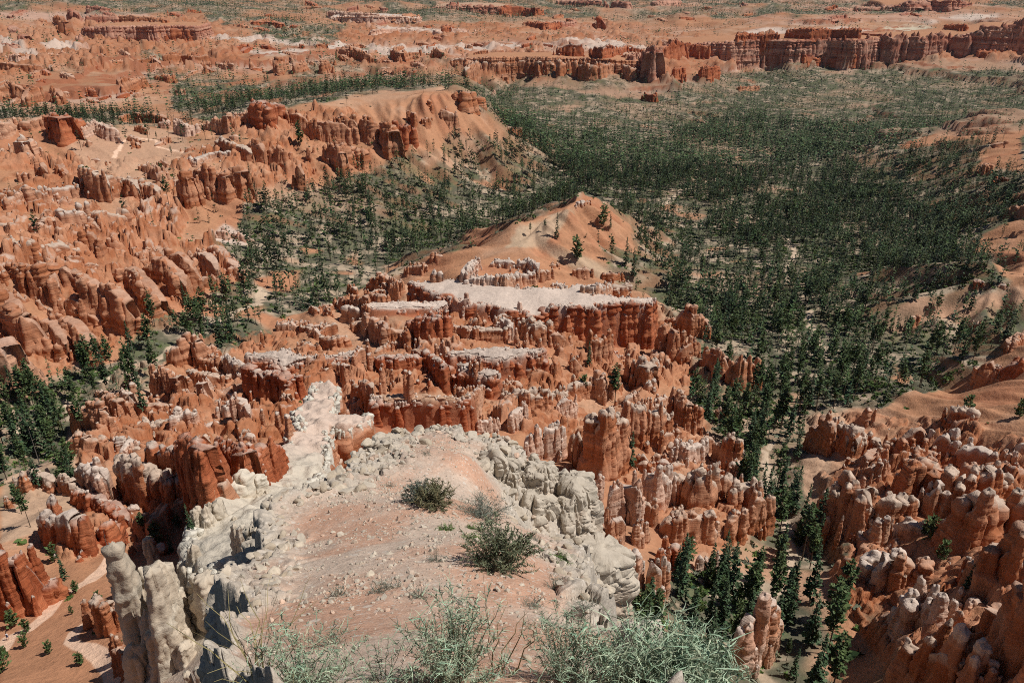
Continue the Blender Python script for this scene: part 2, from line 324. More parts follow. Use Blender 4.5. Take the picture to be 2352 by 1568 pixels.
MESAS['pale_table'] = dict(w=far_table([(760,40,30),(800,36,0),(860,36,-15),(930,38,10),(960,42,20)], 2350, 110), c=WHITE)
MESAS['corner_wall'] = dict(w=far_table([(196,64,0),(250,60,-20),(300,60,15),(350,58,-15),(400,58,10),(452,62,0)], 1840, 120), c=ORANGE)
OCC = np.zeros((NR, NA), np.int8)
for k, m in MESAS.items():
    P = np.array(m['w'] if 'w' in m else [W(*q) for q in m['p']]); m['w'] = P
    x0, x1, y0, y1 = P[:, 0].min() - 12, P[:, 0].max() + 12, P[:, 1].min() - 12, P[:, 1].max() + 12
    sel = np.where((X > x0) & (X < x1) & (Y > y0) & (Y < y1)); sx, sy = X[sel], Y[sel]
    wx = sx + fbm2(sx / 5, sy / 5, 3, 71) * 2.0; wy = sy + fbm2(sx / 5, sy / 5, 3, 72) * 2.0
    ins = inpoly(wx, wy, P); d = segdist(wx, wy, P) * np.where(ins, 1, -1)
    q = 1 / ((sx[:, None] - P[:, 0]) ** 2 + (sy[:, None] - P[:, 1]) ** 2 + 4) ** 1.3
    zt = (q @ P[:, 2]) / q.sum(1) + fbm2(sx / 7, sy / 7, 3, 73) * .6 + (fbm2(sx / 4, sy / 4, 4, 74) * 1.5 + np.abs(fbm2(sx / 9, sy / 9, 3, 75)) * 3.0 if k == 'spur' else 0)
    e = sstep(-2.6, .3, d); h0 = H[sel]
    H[sel] = np.where(zt > h0, h0 + (zt - h0) * (e if 'p' in m else sstep(-7, 3, d)), h0)
    OCC[sel] = np.maximum(OCC[sel], (d > -3).astype(np.int8)); m['sel'] = sel; m['d'] = d
log('mesas')
# trails
def drape(uvz, wd, flat=True):
    P = np.array([W(*q)[:2] for q in uvz]); return P, wd
LNR0 = np.log(RR)
def ground(x, y):
    r = np.hypot(x, y); a = np.arctan2(x, y)
    return bil(H, np.interp(np.log(r), LNR0, np.arange(NR)), (a - AZ[0]) / (AZ[-1] - AZ[0]) * (NA - 1))
def hit(u, v):
    """first place of the ground seen at (u, v)"""
    rx, rz = ratio(u, v); a = math.atan(rx); fj = (a - AZ[0]) / (AZ[-1] - AZ[0]) * (NA - 1); j = int(min(max(fj, 0), NA - 2)); f = fj - j
    h = H[:, j] * (1 - f) + H[:, j + 1] * f; y = RR * math.cos(a); below = (rz * y) < h; below[:3] = False
    if not below.any(): y1 = RR[-1] * math.cos(a); return np.array((rx * y1, y1, rz * y1))
    i = int(np.argmax(below)); g0 = h[i - 1] - rz * y[i - 1]; g1 = h[i] - rz * y[i]; t = -g0 / (g1 - g0) if g1 != g0 else 0
    yy = y[i - 1] + (y[i] - y[i - 1]) * min(max(t, 0), 1); return np.array((rx * yy, yy, rz * yy))
PATHS = [([(-60,1540),(0,1495),(20,1464),(68,1444),(103,1416),(137,1369),(171,1352),(205,1334),(239,1304),(262,1265)], 3.0, 'trail at the left'),
 ([(240,1412),(226,1422),(195,1434),(172,1450),(163,1471),(180,1483),(205,1488),(232,1506),(248,1535),(268,1575)], 2.6, 'lower trail'),
 ([(262,362),(275,340),(290,322),(320,318),(357,322),(364,338),(395,345),(430,352)], 3.0, 'far trail'),
 ([(1528,470),(1560,440),(1620,420),(1700,400),(1752,392)], 5.0, 'wash'),
 ([(1815,650),(1800,620),(1830,585),(1815,560),(1800,540)], 4.0, 'wash'),
 ([(1905,830),(1885,800),(1870,765),(1855,735),(1862,715)], 4.0, 'wash'),
 ([(1745,1150),(1768,1090),(1760,1050),(1780,1010)], 3.5, 'wash'),
 ([(1775,1370),(1800,1330),(1822,1270),(1805,1210),(1840,1180)], 3.5, 'wash'),
 ([(480,750),(540,715),(590,700),(600,660)], 5.0, 'wash'),
 ([(230,890),(290,850),(360,830),(400,800)], 4.0, 'wash'),
 ([(40,1010),(100,950),(150,930)], 4.5, 'wash')]
PM = np.full(H.shape, 99.0); WM = np.full(H.shape, 99.0)
for uv, wd, nm in PATHS:
    P = np.array([hit(*q) for q in uv])
    x0, x1, y0, y1 = P[:, 0].min() - 25, P[:, 0].max() + 25, P[:, 1].min() - 25, P[:, 1].max() + 25
    sel = np.where((X > x0) & (X < x1) & (Y > y0) & (Y < y1)); sx, sy = X[sel], Y[sel]
    wob = fbm2(sx / 6, sy / 6, 2, 81) * (1.0 if 'trail' in nm else 6.0)
    d = segdist(sx, sy, P, closed=False) + wob * .5
    dd = d / (wd if 'trail' in nm else wd * .85)
    if 'trail' in nm: PM[sel] = np.minimum(PM[sel], dd)
    else: WM[sel] = np.minimum(WM[sel], dd)
log('paths')
# ---------------------------------------------------------------- where the trees stand (stems per hectare, by ground region)
def blur(a, k):
    for _ in range(k):
        a = (a + np.roll(a, 1, 0) + np.roll(a, -1, 0) + np.roll(a, 1, 1) + np.roll(a, -1, 1)) / 5
    return a
FOREST = [
 (26, [(-900,-60),(3300,-60),(3300,700),(1700,700),(1500,560),(900,560),(-900,560)]),
 (24, [(-300,70),(2700,70),(2700,150),(1500,150),(1500,230),(900,190),(-300,210)]),
 (100, [(-600,-80),(3000,-80),(3000,12),(2250,22),(1900,40),(1650,45),(1400,48),(1000,50),(800,30),(400,34),(-600,20)]),
 (150, [(480,30),(800,60),(760,110),(930,120),(640,95),(480,55)]),
 (540, [(1130,250),(1250,290),(1500,320),(1700,250),(1900,240),(2100,290),(2230,290),(2010,345),(1990,420),(2150,430),(2100,480),(1900,520),(2050,560),(2200,600),(2050,650),(2000,720),(1900,760),(1750,800),(1620,780),(1550,720),(1510,610),(1450,500),(1340,440),(1290,480),(1200,500),(1300,400),(1200,330)]),
 (250, [(560,480),(700,440),(850,400),(960,350),(1060,310),(1180,330),(1300,400),(1250,500),(1100,565),(950,630),(780,690),(650,730),(520,800),(360,800),(470,740),(560,640),(430,520)]),
 (330, [(1600,780),(1900,760),(2100,700),(2352,700),(2352,800),(2200,880),(2050,930),(1850,950),(1900,1100),(1890,1250),(1960,1400),(2100,1568),(2100,1700),(1500,1700),(1430,1480),(1400,1350),(1600,1290),(1750,1200),(1730,1080),(1640,980),(1600,880)]),
 (450, [(1990,345),(2700,300),(2700,480),(2352,480),(2200,560),(2352,650),(2100,680),(1950,700),(1900,520)]),
 (360, [(-200,880),(100,880),(260,840),(380,740),(480,680),(580,640),(620,760),(540,810),(400,800),(350,880),(300,920),(180,960),(170,1180),(110,1120),(0,1200),(-200,1250)]),
 (260, [(1480,235),(1560,190),(1700,170),(1900,155),(2352,165),(2700,160),(2700,290),(2352,290),(2100,300),(1700,260),(1480,330),(1100,255),(1080,190),(1300,210)]),
 (190, [(400,190),(650,165),(1000,180),(1100,195),(1100,240),(900,225),(700,232),(500,285),(400,250)]),
 (200, [(-300,215),(150,265),(330,250),(400,300),(300,290),(100,290),(-300,260)]),
 (140, [(300,110),(430,150),(500,180),(420,190),(330,150)]),
 (70, [(300,160),(900,130),(1500,170),(1500,210),(900,190),(400,200)]),
 (120, [(1365,560),(1440,565),(1530,600),(1550,690),(1470,700),(1400,640)]),
 (18, [(430,480),(560,480),(600,560),(420,560)]),
]
BARE = [[(1180,520),(1340,455),(1420,500),(1370,540),(1260,575),(1180,600),(1000,610)],
 [(560,300),(760,232),(1010,200),(1100,250),(1190,330),(1050,310),(900,300),(700,330),(600,360)],
 [(50,165),(200,185),(390,240),(280,250),(100,215)],[(0,400),(220,330),(420,330),(430,360),(260,400),(100,420),(0,440)],
 [(2040,700),(2352,655),(2352,690),(2200,730),(2080,740)],[(2100,910),(2352,830),(2352,980),(2250,1000)],
 [(2240,345),(2352,310),(2352,400),(2250,390)],[(2060,335),(2200,290),(2352,262),(2352,280),(2150,325)],
 [(500,1380),(700,1200),(760,1100),(700,950),(560,1080),(430,1250),(300,1520),(560,1568)],
 [(0,1568),(0,1500),(300,1250),(430,1450),(300,1568)]]
PU, PV, PD = project(X, Y, H)
def density(u, v, x, y):
    d = np.zeros(np.shape(u))
    wa = fbm2(x / 45, y / 45, 3, 95); wb = fbm2(x / 45, y / 45, 3, 96); sc_ = 60 * 600 / np.hypot(x, y); uu, vv = u + wa * np.clip(sc_, 14, 90), v + wb * np.clip(sc_ * .35, 5, 40)
    for k, p in FOREST:
        d = np.where(inpoly(uu, vv, p), k, d)
    for p in BARE: d = np.where(inpoly(u, v, p), np.minimum(d, 4.0), d)
    cl = fbm2(x / 70, y / 70, 3, 91) + .8 * fbm2(x / 16, y / 16, 2, 92)
    return d * np.clip(1 + np.where(d > 101, 1.25, 2.0) * cl, .08, 2.3)
DEN = density(PU, PV, X, Y)
# rock country: fused pillars and stumps standing out of the slopes
RUG = [(.62, [(360,800),(780,740),(940,700),(1500,700),(1720,800),(1730,880),(1620,1000),(1720,1200),(1560,1330),(1380,1380),(1340,1010),(1090,970),(1080,900),(850,900),(850,1040),(760,1080),(760,960),(690,930),(640,1120),(300,1170),(180,1080),(180,930)]),
 (.85, [(-100,470),(230,440),(420,480),(400,560),(520,570),(560,640),(480,690),(380,760),(240,830),(100,880),(-100,900)]),
 (.75, [(-100,370),(190,380),(330,370),(480,350),(560,290),(720,250),(800,260),(900,320),(850,380),(700,420),(560,440),(400,490),(200,470),(-100,470)]),
 (.62, [(1860,950),(2100,960),(2450,1030),(2450,1600),(2080,1600),(1950,1400),(1880,1150)]), (.6, [(60,1130),(190,1100),(480,1170),(300,1290),(130,1280)]),
 (.9, [(-50,60),(520,40),(560,150),(400,170),(100,160),(-50,240)]), (.6, [(430,58),(1480,55),(1500,100),(800,108),(430,108)]), (.8, [(800,100),(1480,110),(1560,190),(1420,195),(1080,170),(800,150)]), (.9, [(1500,85),(2352,75),(2352,140),(1900,150),(1500,160)])]
mk = np.zeros(H.shape)
wz = fbm2(X / 30, Y / 30, 3, 401); wu2, wv2 = PU + wz * 26, PV + wz * 10
for k_, p_ in RUG: mk = np.where(inpoly(wu2, wv2, p_), k_, mk)
mk = np.where(inpoly(PU, PV, [(560,1568),(500,1380),(560,1250),(420,1290),(470,1160),(560,1090),(700,1000),(690,900),(790,880),(800,960),(760,1080)]), 0, mk) * (PM > 1.2)
mk = blur(mk, 5); H0 = H.copy(); RG = np.zeros(H.shape)
for k_, m_ in MESAS.items(): mk[m_['sel']] *= (m_['d'] < -6)
sel = np.where(mk > .02); sx, sy, sr = X[sel], Y[sel], GR[sel]
clu = np.clip(.5 + 1.5 * fbm2(sx / 42, sy / 42, 3, 402), .04, 1) * mk[sel]
kk_ = np.where(sr < 520, 1.0, np.where(sr < 1200, 1.5, 2.8))
for s_, a_, sd_ in ((6.2, 11.0, 403), (2.7, 3.6, 404)):
    rg = np.zeros(len(sx))
    for kq in (1.0, 1.5, 2.8):
        q_ = kk_ == kq; xx, yy = sx[q_] / (s_ * kq), sy[q_] / (s_ * kq); xx = xx + .28 * fbm2(xx * 1.7, yy * 1.7, 2, 405); yy = yy + .28 * fbm2(xx * 1.7, yy * 1.7, 2, 406)
        f1, f2, idv = cell2(xx, yy, sd_); rg[q_] = a_ * min(kq, 1.7) * idv ** 1.4 * (sstep(.02, .16, f2 - f1) * .8 + .2 * (1 - f1))
    RG[sel] += rg * clu
H = H + RG; OCC[RG > 1.2] = 1
# smooth the edges of the regions a little for the ground colour
GF = sstep(30, 150, blur(DEN, 14))
gx, gy = grad(H); slope = np.hypot(gx, gy)
CURV = H - blur(H, 6)
n1 = fbm2(X / 70, Y / 70, 4, 101); n2 = fbm2(X / 14, Y / 14, 4, 102); n3 = fbm2(X / 3.5, Y / 3.5, 2, 103)
def mixc(a, b, t): return a + (b - a) * t[..., None]
C = np.empty(H.shape + (3,)); C[:] = ORANGE
C = mixc(C, PALE, sstep(-.1, .5, n1 + .5 * n2) * .6)
C = mixc(C, RED * 1.08, sstep(.15, .6, -n1 + .4 * n2) * .45); C = C * (1 + .16 * fbm2(H / 2.2 + n2 * .5, X / 90, 3, 108))[..., None]
# horizontal beds showing in far badlands
bed = fbm2(H / 7 + n1 * .6, X / 600, 3, 107)
C = mixc(C, PINK * 1.12, sstep(.05, .5, bed) * .5 * sstep(900, 1500, GR))
C = mixc(C, RED, sstep(.1, .5, -bed) * .45 * sstep(900, 1500, GR) * sstep(.2, .6, slope))
Bs = np.tanh(2.2 * (.6 * vn2((H + 1.5 * vn2(X / 60, Y / 60, 5)) / 3.1, X * 0, 201) + .45 * vn2(H / 1.25, X * 0 + 3, 202)))
rgx, rgy = grad(RG); rsl = np.hypot(rgx, rgy); wall = sstep(.5, 1.3, rsl) * (RG > .4)
rockc = mixc(np.broadcast_to(np.array((.36,.135,.062)), C.shape), np.broadcast_to(np.array((.46,.225,.13)), C.shape), sstep(-.5, .6, Bs * .7 + n2 * .5))
C = mixc(C, rockc, np.maximum(wall, sstep(.8, 2.5, RG) * .7)); C = mixc(C, WHITE * .92, sstep(4.5, 8.0, RG + 2 * n2) * (1 - wall) * .65 * (GR < 620))
COLPATCH = [  # ground that has its own colour: (colour, strength, polygon)
 (WHITE*1.08, .85, [(560,118),(700,112),(720,120),(600,128)]), (WHITE*1.1, .9, [(430,85),(640,90),(800,100),(860,118),(760,110),(560,98)]),
 (WHITE*1.1, .8, [(840,62),(1000,68),(1040,78),(900,76)]), (WHITE*1.1, .8, [(720,105),(1000,112),(1150,98),(1290,98),(1290,112),(1150,112),(1000,128),(820,128)]),
 (WHITE*1.1, .8, [(1290,92),(1420,98),(1500,112),(1400,118),(1290,108)]), (WHITE*1.1, .85, [(1700,76),(1760,62),(1830,66),(1800,78),(1720,84)]),
 (WHITE*1.1, .85, [(1850,72),(1940,60),(2010,72),(1960,80)]), (np.array((.6,.55,.42)), .8, [(2030,62),(2120,58),(2200,78),(2150,88),(2050,80)]),
 (WHITE*1.1, .85, [(2150,42),(2240,32),(2310,36),(2240,48)]), (WHITE*1.1, .8, [(2060,45),(2160,48),(2140,58)]),
 (WHITE*1.1, .8, [(80,105),(150,100),(200,118),(160,125)]), (WHITE*.95, .8, [(0,85),(60,112),(100,140),(0,125)]),
 (PINK*1.05, .7, [(0,28),(330,28),(370,48),(200,52),(0,42)]),
 (WHITE, .75, [(1930,150),(2040,160),(2000,200),(1920,190)]), (PALE*.85, .8, [(1080,185),(1480,190),(1900,145),(2400,140),(2400,300),(2100,305),(1700,262),(1480,330),(1250,280),(1100,250)]),
 (PALE*1.02, .75, [(150,335),(250,290),(420,300),(440,360),(330,420),(200,400)]), (PALE, .5, [(250,200),(390,235),(330,245)]),
 (np.array((.47,.40,.29)), .55, [(1200,520),(1320,475),(1260,560),(1370,600),(1500,640),(1440,660),(1330,625),(1240,570),(1160,570)]),
 (WHITE*1.0, .85, [(480,540),(520,515),(580,545),(570,570),(500,560)]),
 (SAND, .35, [(1500,720),(1880,700),(2000,800),(1900,1100),(1900,1568),(1400,1568),(1500,1330),(1700,1250),(1760,1100)]),
 (SAND*.95, .6, [(0,900),(200,850),(400,800),(350,900),(170,1050),(170,1200),(0,1250)]),
 (PALE, .7, [(2050,700),(2352,655),(2352,760),(2100,760)]),
 (RED*1.15, .55, [(850,960),(900,930),(1100,960),(1090,1050),(950,1050),(860,1040)]),
 (ORANGE*1.08, .75, [(0,1270),(300,1220),(450,1300),(420,1568),(0,1568)]),
 (np.array((.60,.50,.41)), .85, [(420,1500),(470,1410),(560,1400),(600,1568),(300,1568),(330,1535)]),
]
wu = PU + n2 * 14; wv = PV + n3 * 3 + n2 * 5
for c, s, p in COLPATCH:
    m = blur(inpoly(wu, wv, p).astype(float), 2); C = mixc(C, c, m * s)
C = mixc(C, RED * .95, np.clip(CLIFF * 1.3, 0, 1) * .85); C = mixc(C, WHITE * (.9 + .1 * n2[..., None]), DEBRIS * .35)
gcol = np.empty_like(C); gcol[:] = SAGE
gcol = mixc(gcol, SAND * .92, sstep(.0, .5, n2 + .5 * n3) * .75)
gcol = mixc(gcol, np.array((.13, .15, .07)), sstep(.1, .45, -n2 + .6 * n3) * .55)
gcol = mixc(gcol, PALE, sstep(.05, .5, n1) * .45)
C = mixc(C, gcol, GF * (1 - .55 * sstep(.45, 1.1, slope)))
C = mixc(C, SAND * 1.02, 1 - sstep(.35, .62, WM))
C = C * (1 - .10 * sstep(800, 1300, GR))[..., None]; sc = np.clip(1 + .07 * n2 + .06 * n3, .8, 1.2); C = C * sc[..., None]
for k, m in MESAS.items():
    sel, d = m['sel'], m['d']; e = sstep(-.9, .4, d); cc = C[sel]; hh = H[sel]
    side = np.empty_like(cc); side[:] = RED if k != 'spur' else lerp(ORANGE, RED, .4)
    side = side * (1 + .25 * fbm2(hh / 1.5, X[sel] / 60, 3, 111))[:, None]
    e2 = sstep(-5.5, -3.0, d); cc = mixc(cc, side, e2)
    top = np.empty_like(cc); top[:] = m['c']; top = top * (1 + .08 * fbm2(X[sel] / 3, Y[sel] / 3, 3, 112))[:, None]
    if k == 'spur':
        top = mixc(top, np.array((.58, .44, .36)), sstep(150, 175, np.hypot(X[sel], Y[sel])) * .85)
        side[:] = CREAM * .95; cc = mixc(cc, side, sstep(-9, -4, d) * (1 - sstep(125, 150, np.hypot(X[sel], Y[sel]))))
    C[sel] = mixc(cc, top, e)
C = mixc(C, np.array((.74, .50, .36)), 1 - sstep(.42, .55, PM))
MAT_GROUND = rock_mat('ground_rock', .5, .6, crack=0, speck=.16)
V = np.stack([X, Y, H], -1).reshape(-1, 3)
ii, jj = np.meshgrid(np.arange(NR - 1), np.arange(NA - 1), indexing='ij'); a = ii * NA + jj
F = np.stack([a, a + 1, a + NA + 1, a + NA], -1)
pm = (PM[:-1, :-1] + PM[1:, 1:]) / 2; is_path = pm < .5
nx, ny, nf = project(X, Y, H)
def submesh(name, sel, label=None):
    f = F[sel]; used, inv = np.unique(f, return_inverse=True)
    o = mesh_np(name, V[used], inv.reshape(f.shape), MAT_GROUND, C.reshape(-1, 3)[used]); tag(o, label, kind='structure'); return o
submesh('terrain', ~is_path)
submesh('path', is_path)
HT = H; H = H0
log('terrain mesh')
# ---------------------------------------------------------------- rock columns, fins and hoodoos
MAT_ROCK = rock_mat('fin_rock', .45, .55, strata=.16, speck=.14, streak=True)
MAT_CREAM = rock_mat('cream_rock', .25, .8, speck=.14)
MAT_NEAR = rock_mat('limestone', .05, 4.0, speck=.16)
PAL = {  # body deep, body light, cap
 'red': (np.array((.32,.09,.038)), np.array((.42,.145,.068)), WHITE * .88),
 'orange': (np.array((.36,.135,.062)), np.array((.465,.225,.13)), np.array((.50,.385,.305))),
 'pale': (np.array((.42,.195,.11)), np.array((.50,.285,.185)), WHITE * .96),
 'pink': (np.array((.50,.285,.195)), np.array((.56,.38,.29)), WHITE * 1.04),
 'purple': (np.array((.34,.135,.085)), np.array((.46,.25,.175)), np.array((.48,.33,.25))),
 'cream': (np.array((.48,.40,.31)), np.array((.56,.50,.41)), np.array((.60,.56,.48))),
}
def strata(z, x, y):
    """beds that run through all the rocks: hard ones stand out, soft ones are cut back"""
    zz = z + 1.5 * vn2(x / 60, y / 60, 5)
    return .6 * vn2(zz / 3.1, zz * 0, 201) + .45 * vn2(zz / 1.25, zz * 0 + 3, 202) + .25 * vn2(zz / .55, zz * 0 + 7, 203)
def columns(x, y, zb, zt, R, nz, ntt, sharp, pal, seed, capf, flare=.45, rough=.30, bed=.17, neck=0.0, lean=None, blk=0.0):
    """N rock columns as one set of vertices; sharp: 0 flat top .. 1 spire"""
    N = len(x); rs = np.random.RandomState(seed)
    t = np.linspace(0, 1, nz) ** .85
    th = np.linspace(0, 2 * np.pi, ntt, endpoint=False)
    t3 = t[None, :, None]; z = zb[:, None, None] + (zt - zb)[:, None, None] * t3
    hgt = (zt - zb)[:, None, None]; R3 = R[:, None, None]
    fromtop = hgt * (1 - t3)
    r = 1 + flare * (1 - t3) ** 1.6
    tt_ = np.clip(1 - fromtop / (R3 * (2.0 + 3.0 * sharp[:, None, None])), 0, 1)
    r = r * (1 - tt_ * sharp[:, None, None] * .62)
    rnd = np.clip(1 - fromtop / (R3 * (.35 + .5 * sharp[:, None, None])), 0, 1); r = r * np.sqrt(np.clip(1 - rnd ** 3.0, 0.0, 1))
    if neck: r = r * (1 - neck * np.exp(-((fromtop - R3 * 1.5) / (R3 * .45)) ** 2))
    r = r + np.zeros((N, nz, ntt))
    cx = x[:, None, None] + 0 * r; cy = y[:, None, None] + 0 * r
    ph = rs.rand(N) * 50; c, s_ = np.cos(th)[None, None], np.sin(th)[None, None]
    off = ph[:, None, None]
    # squarish cross-section, ribs and deep cracks running down the column
    sq = 1 + .10 * np.cos(4 * (th[None, None] + off * 7))
    rib = vn3(c * 1.5 + off, s_ * 1.5 - off, z / (R3 * 6.0) + off * .3, 211)
    cr1 = np.abs(vn3(c * 1.9 + off * 2, s_ * 1.9 - off, z / (R3 * 7.0), 212)); crack = np.exp(-(cr1 / .13) ** 2)
    B = np.tanh(2.2 * strata(z + 0 * r, cx, cy))
    body = sstep(0.0, .25, 1 - rnd)
    r = r * sq * (1 + rough * rib * .55 - crack * .30 * rough / .3) * (1 + bed * B * (.45 + .7 * sstep(.2, .9, t3)) * body)
    px = cx + r * R3 * c; py = cy + r * R3 * s_
    nn = fbm3(px / (R3 * .8), py / (R3 * .8), z / (R3 * .9), 3, 221)
    n2_ = fbm3(px / .9, py / .9, z / .55, 2, 225)
    r2 = r * (1 + .22 * rough / .3 * nn * body) + .16 * n2_ * body / np.maximum(R3, .8)
    if blk:
        f1, f2, idb = cell2((th[None, None] + off) * R3 / (blk * 3.2) + 0 * r, z / (blk * 1.7) + off + .5 * vn3(c * 2 + off, s_ * 2, z, 261), 262)
        r2 = r2 + (idb * blk * .55 - blk * .5 * (1 - sstep(0, .18, f2 - f1))) / R3 * body
    wob = R3 * .30 * sstep(.1, 1, t3)
    wx = vn3(off + 0 * r, z / (R3 * 4), 0 * r, 231) * wob; wy = vn3(off + 9 + 0 * r, z / (R3 * 4), 0 * r, 232) * wob
    if lean is not None: wx = wx + lean[0] * hgt * t3; wy = wy + lean[1] * hgt * t3
    px = cx + wx + r2 * R3 * c; py = cy + wy + r2 * R3 * s_
    tilt = (rs.rand(N)[:, None, None] - .5) * .7 * c * R3 * rnd + (rs.rand(N)[:, None, None] - .5) * .7 * s_ * R3 * rnd
    pz = z + .22 * R3 * nn + tilt
    V = np.stack([px, py, pz], -1).reshape(-1, 3)
    deep, light, cap = PAL[pal]
    k = sstep(-.5, .6, vn2(z / 6.0 + .4 * nn, cx / 50, 241) + .7 * B * .8)[..., None]
    C = deep + (light - deep) * k
    tone = rs.rand(N)[:, None, None, None] * .2 + .9
    C = C * tone * (1 + .12 * nn[..., None])
    cp = sstep(-.1, .5, (capf[:, None, None] * (1 + .8 * nn) - fromtop) / (R3 * 1.2))[..., None]
    C = C + (cap * (1 + .1 * nn[..., None]) - C) * cp
    C = C.reshape(-1, 3)
    i, j, q = np.meshgrid(np.arange(N), np.arange(nz - 1), np.arange(ntt), indexing='ij')
    b = i * nz * ntt; q2 = (q + 1) % ntt
    F = np.stack([b + j * ntt + q, b + j * ntt + q2, b + (j + 1) * ntt + q2, b + (j + 1) * ntt + q], -1).reshape(-1, 4)
    return V, F, C
def core(P, T, toph, R, pal, seed, dist, capf, bed):
    """the solid curtain of a fin: rows of P = x, y, foot z, top z along its front; T thick"""
    L = np.concatenate([[0], np.cumsum(np.hypot(np.diff(P[:, 0]), np.diff(P[:, 1])))]); px_ = dist * .00125
    ns = int(min(max(L[-1] / max(.28 * R, px_), 6), 220)); s = np.linspace(0, L[-1], ns)
    x, y, zb, zt = (np.interp(s, L, P[:, k]) for k in range(4)); tx_, ty_ = np.gradient(x, s), np.gradient(y, s); q = np.hypot(tx_, ty_) + 1e-6
    nx_, ny_ = ty_ / q, -tx_ / q; sg = -1.0 if np.sum(nx_ * x + ny_ * y) > 0 else 1.0; nx_, ny_ = nx_ * sg, ny_ * sg      # towards the viewer's side
    saw = vn2(s / (R * 1.5), seed * .7 + 0 * s, seed); saw2 = vn2(s / (R * .6), seed * .7 + 5 + 0 * s, seed + 1)
    h = (zt - zb) * toph * (.72 + .28 * np.clip(np.minimum(s, L[-1] - s) / (T * .4), 0, 1)) * (1 - .16 * (.5 + .5 * saw) - .08 * (.5 + .5 * saw2)); endt = np.clip(np.minimum(s, L[-1] - s) / (T * .55) + .03, 0, 1) ** .5
    nf = int(min(max(np.median(h) / max(.25 * R, px_), 8), 70)); ph = np.concatenate([np.linspace(0, .42, nf), np.linspace(.42, .58, 9)[1:-1], np.linspace(.58, 1, max(nf // 3, 5))]) * np.pi
    c, s_ = np.cos(ph), np.sin(ph); ac = np.sign(c) * np.abs(c) ** .22; az_ = np.abs(s_) ** .8
    az_ = np.where(ph < .42 * np.pi, ph / (.42 * np.pi) * .97, np.where(ph > .58 * np.pi, (np.pi - ph) / (.42 * np.pi) * .97, .97 + .03 * np.sin((ph - .42 * np.pi) / .16)))
    Z = zb[:, None] - 2.5 + (h + 2.5)[:, None] * az_; flare = (1 + .55 * (1 - az_) ** 1.7); across = ac[None] * (T * .5) * endt[:, None] * flare[None]
    cxx, cyy = x - nx_ * (T * .5 - .1 * R), y - ny_ * (T * .5 - .1 * R)
    X0 = cxx[:, None] + nx_[:, None] * across; Y0 = cyy[:, None] + ny_[:, None] * across
    g1 = np.abs(vn3(X0 / (R * 1.25), Y0 / (R * 1.25), Z / (R * 9), 251)); g2 = np.abs(vn3(X0 / (R * .55), Y0 / (R * .55), Z / (R * 5), 252)); B = np.tanh(2.4 * strata(Z, X0, Y0))
    nn = fbm3(X0 / (R * .7), Y0 / (R * .7), Z / (R * .8), 3, 253)
    face = np.abs(ac)[None] ** 3
    dsp = R * (-.50 * np.exp(-(g1 / .16) ** 2) - .22 * np.exp(-(g2 / .2) ** 2) + bed * .9 * B + .20 * nn) * face
    X1 = X0 + nx_[:, None] * dsp * np.sign(ac)[None]; Y1 = Y0 + ny_[:, None] * dsp * np.sign(ac)[None]; Z1 = Z + R * .28 * nn * (1 - face) + R * .05 * nn
    V = np.stack([X1, Y1, Z1], -1).reshape(-1, 3); m = len(ph)
    deep, light, cap = PAL[pal]; k = sstep(-.5, .6, vn2(Z / 6.0 + .4 * nn, X0 / 50, 241) + .55 * B)[..., None]
    C = (deep + (light - deep) * k) * (1 + .12 * nn[..., None]) * (1 - .12 * np.exp(-(g1 / .16) ** 2)[..., None])
    ft = (zb + h)[:, None] - Z; cp = sstep(-.1, .5, (capf * (1 + .8 * nn) - ft) / (R * 1.2))[..., None]; C = C + (cap * (1 + .1 * nn[..., None]) - C) * cp
    i, j = np.meshgrid(np.arange(ns - 1), np.arange(m - 1), indexing='ij'); b = i * m + j; F = np.stack([b, b + m, b + m + 1, b + 1], -1).reshape(-1, 4)
    caps = []
    for e in (0, ns - 1):
        r = np.arange(m // 2) + e * m; r2 = (m - 1 - np.arange(m // 2)) + e * m; caps.append(np.stack([r[:-1], r[1:], r2[1:], r2[:-1]], -1))
    return V, np.concatenate([F] + caps), C.reshape(-1, 3)
class Bag:
    def __init__(s): s.V, s.F, s.C, s.n = [], [], [], 0
    def add(s, V, F, C): s.V.append(V); s.F.append(F + s.n); s.C.append(C); s.n += len(V)
    def build(s, name, mat, parent=None): return mesh_np(name, np.concatenate(s.V), np.concatenate(s.F), mat, np.concatenate(s.C), parent=parent)
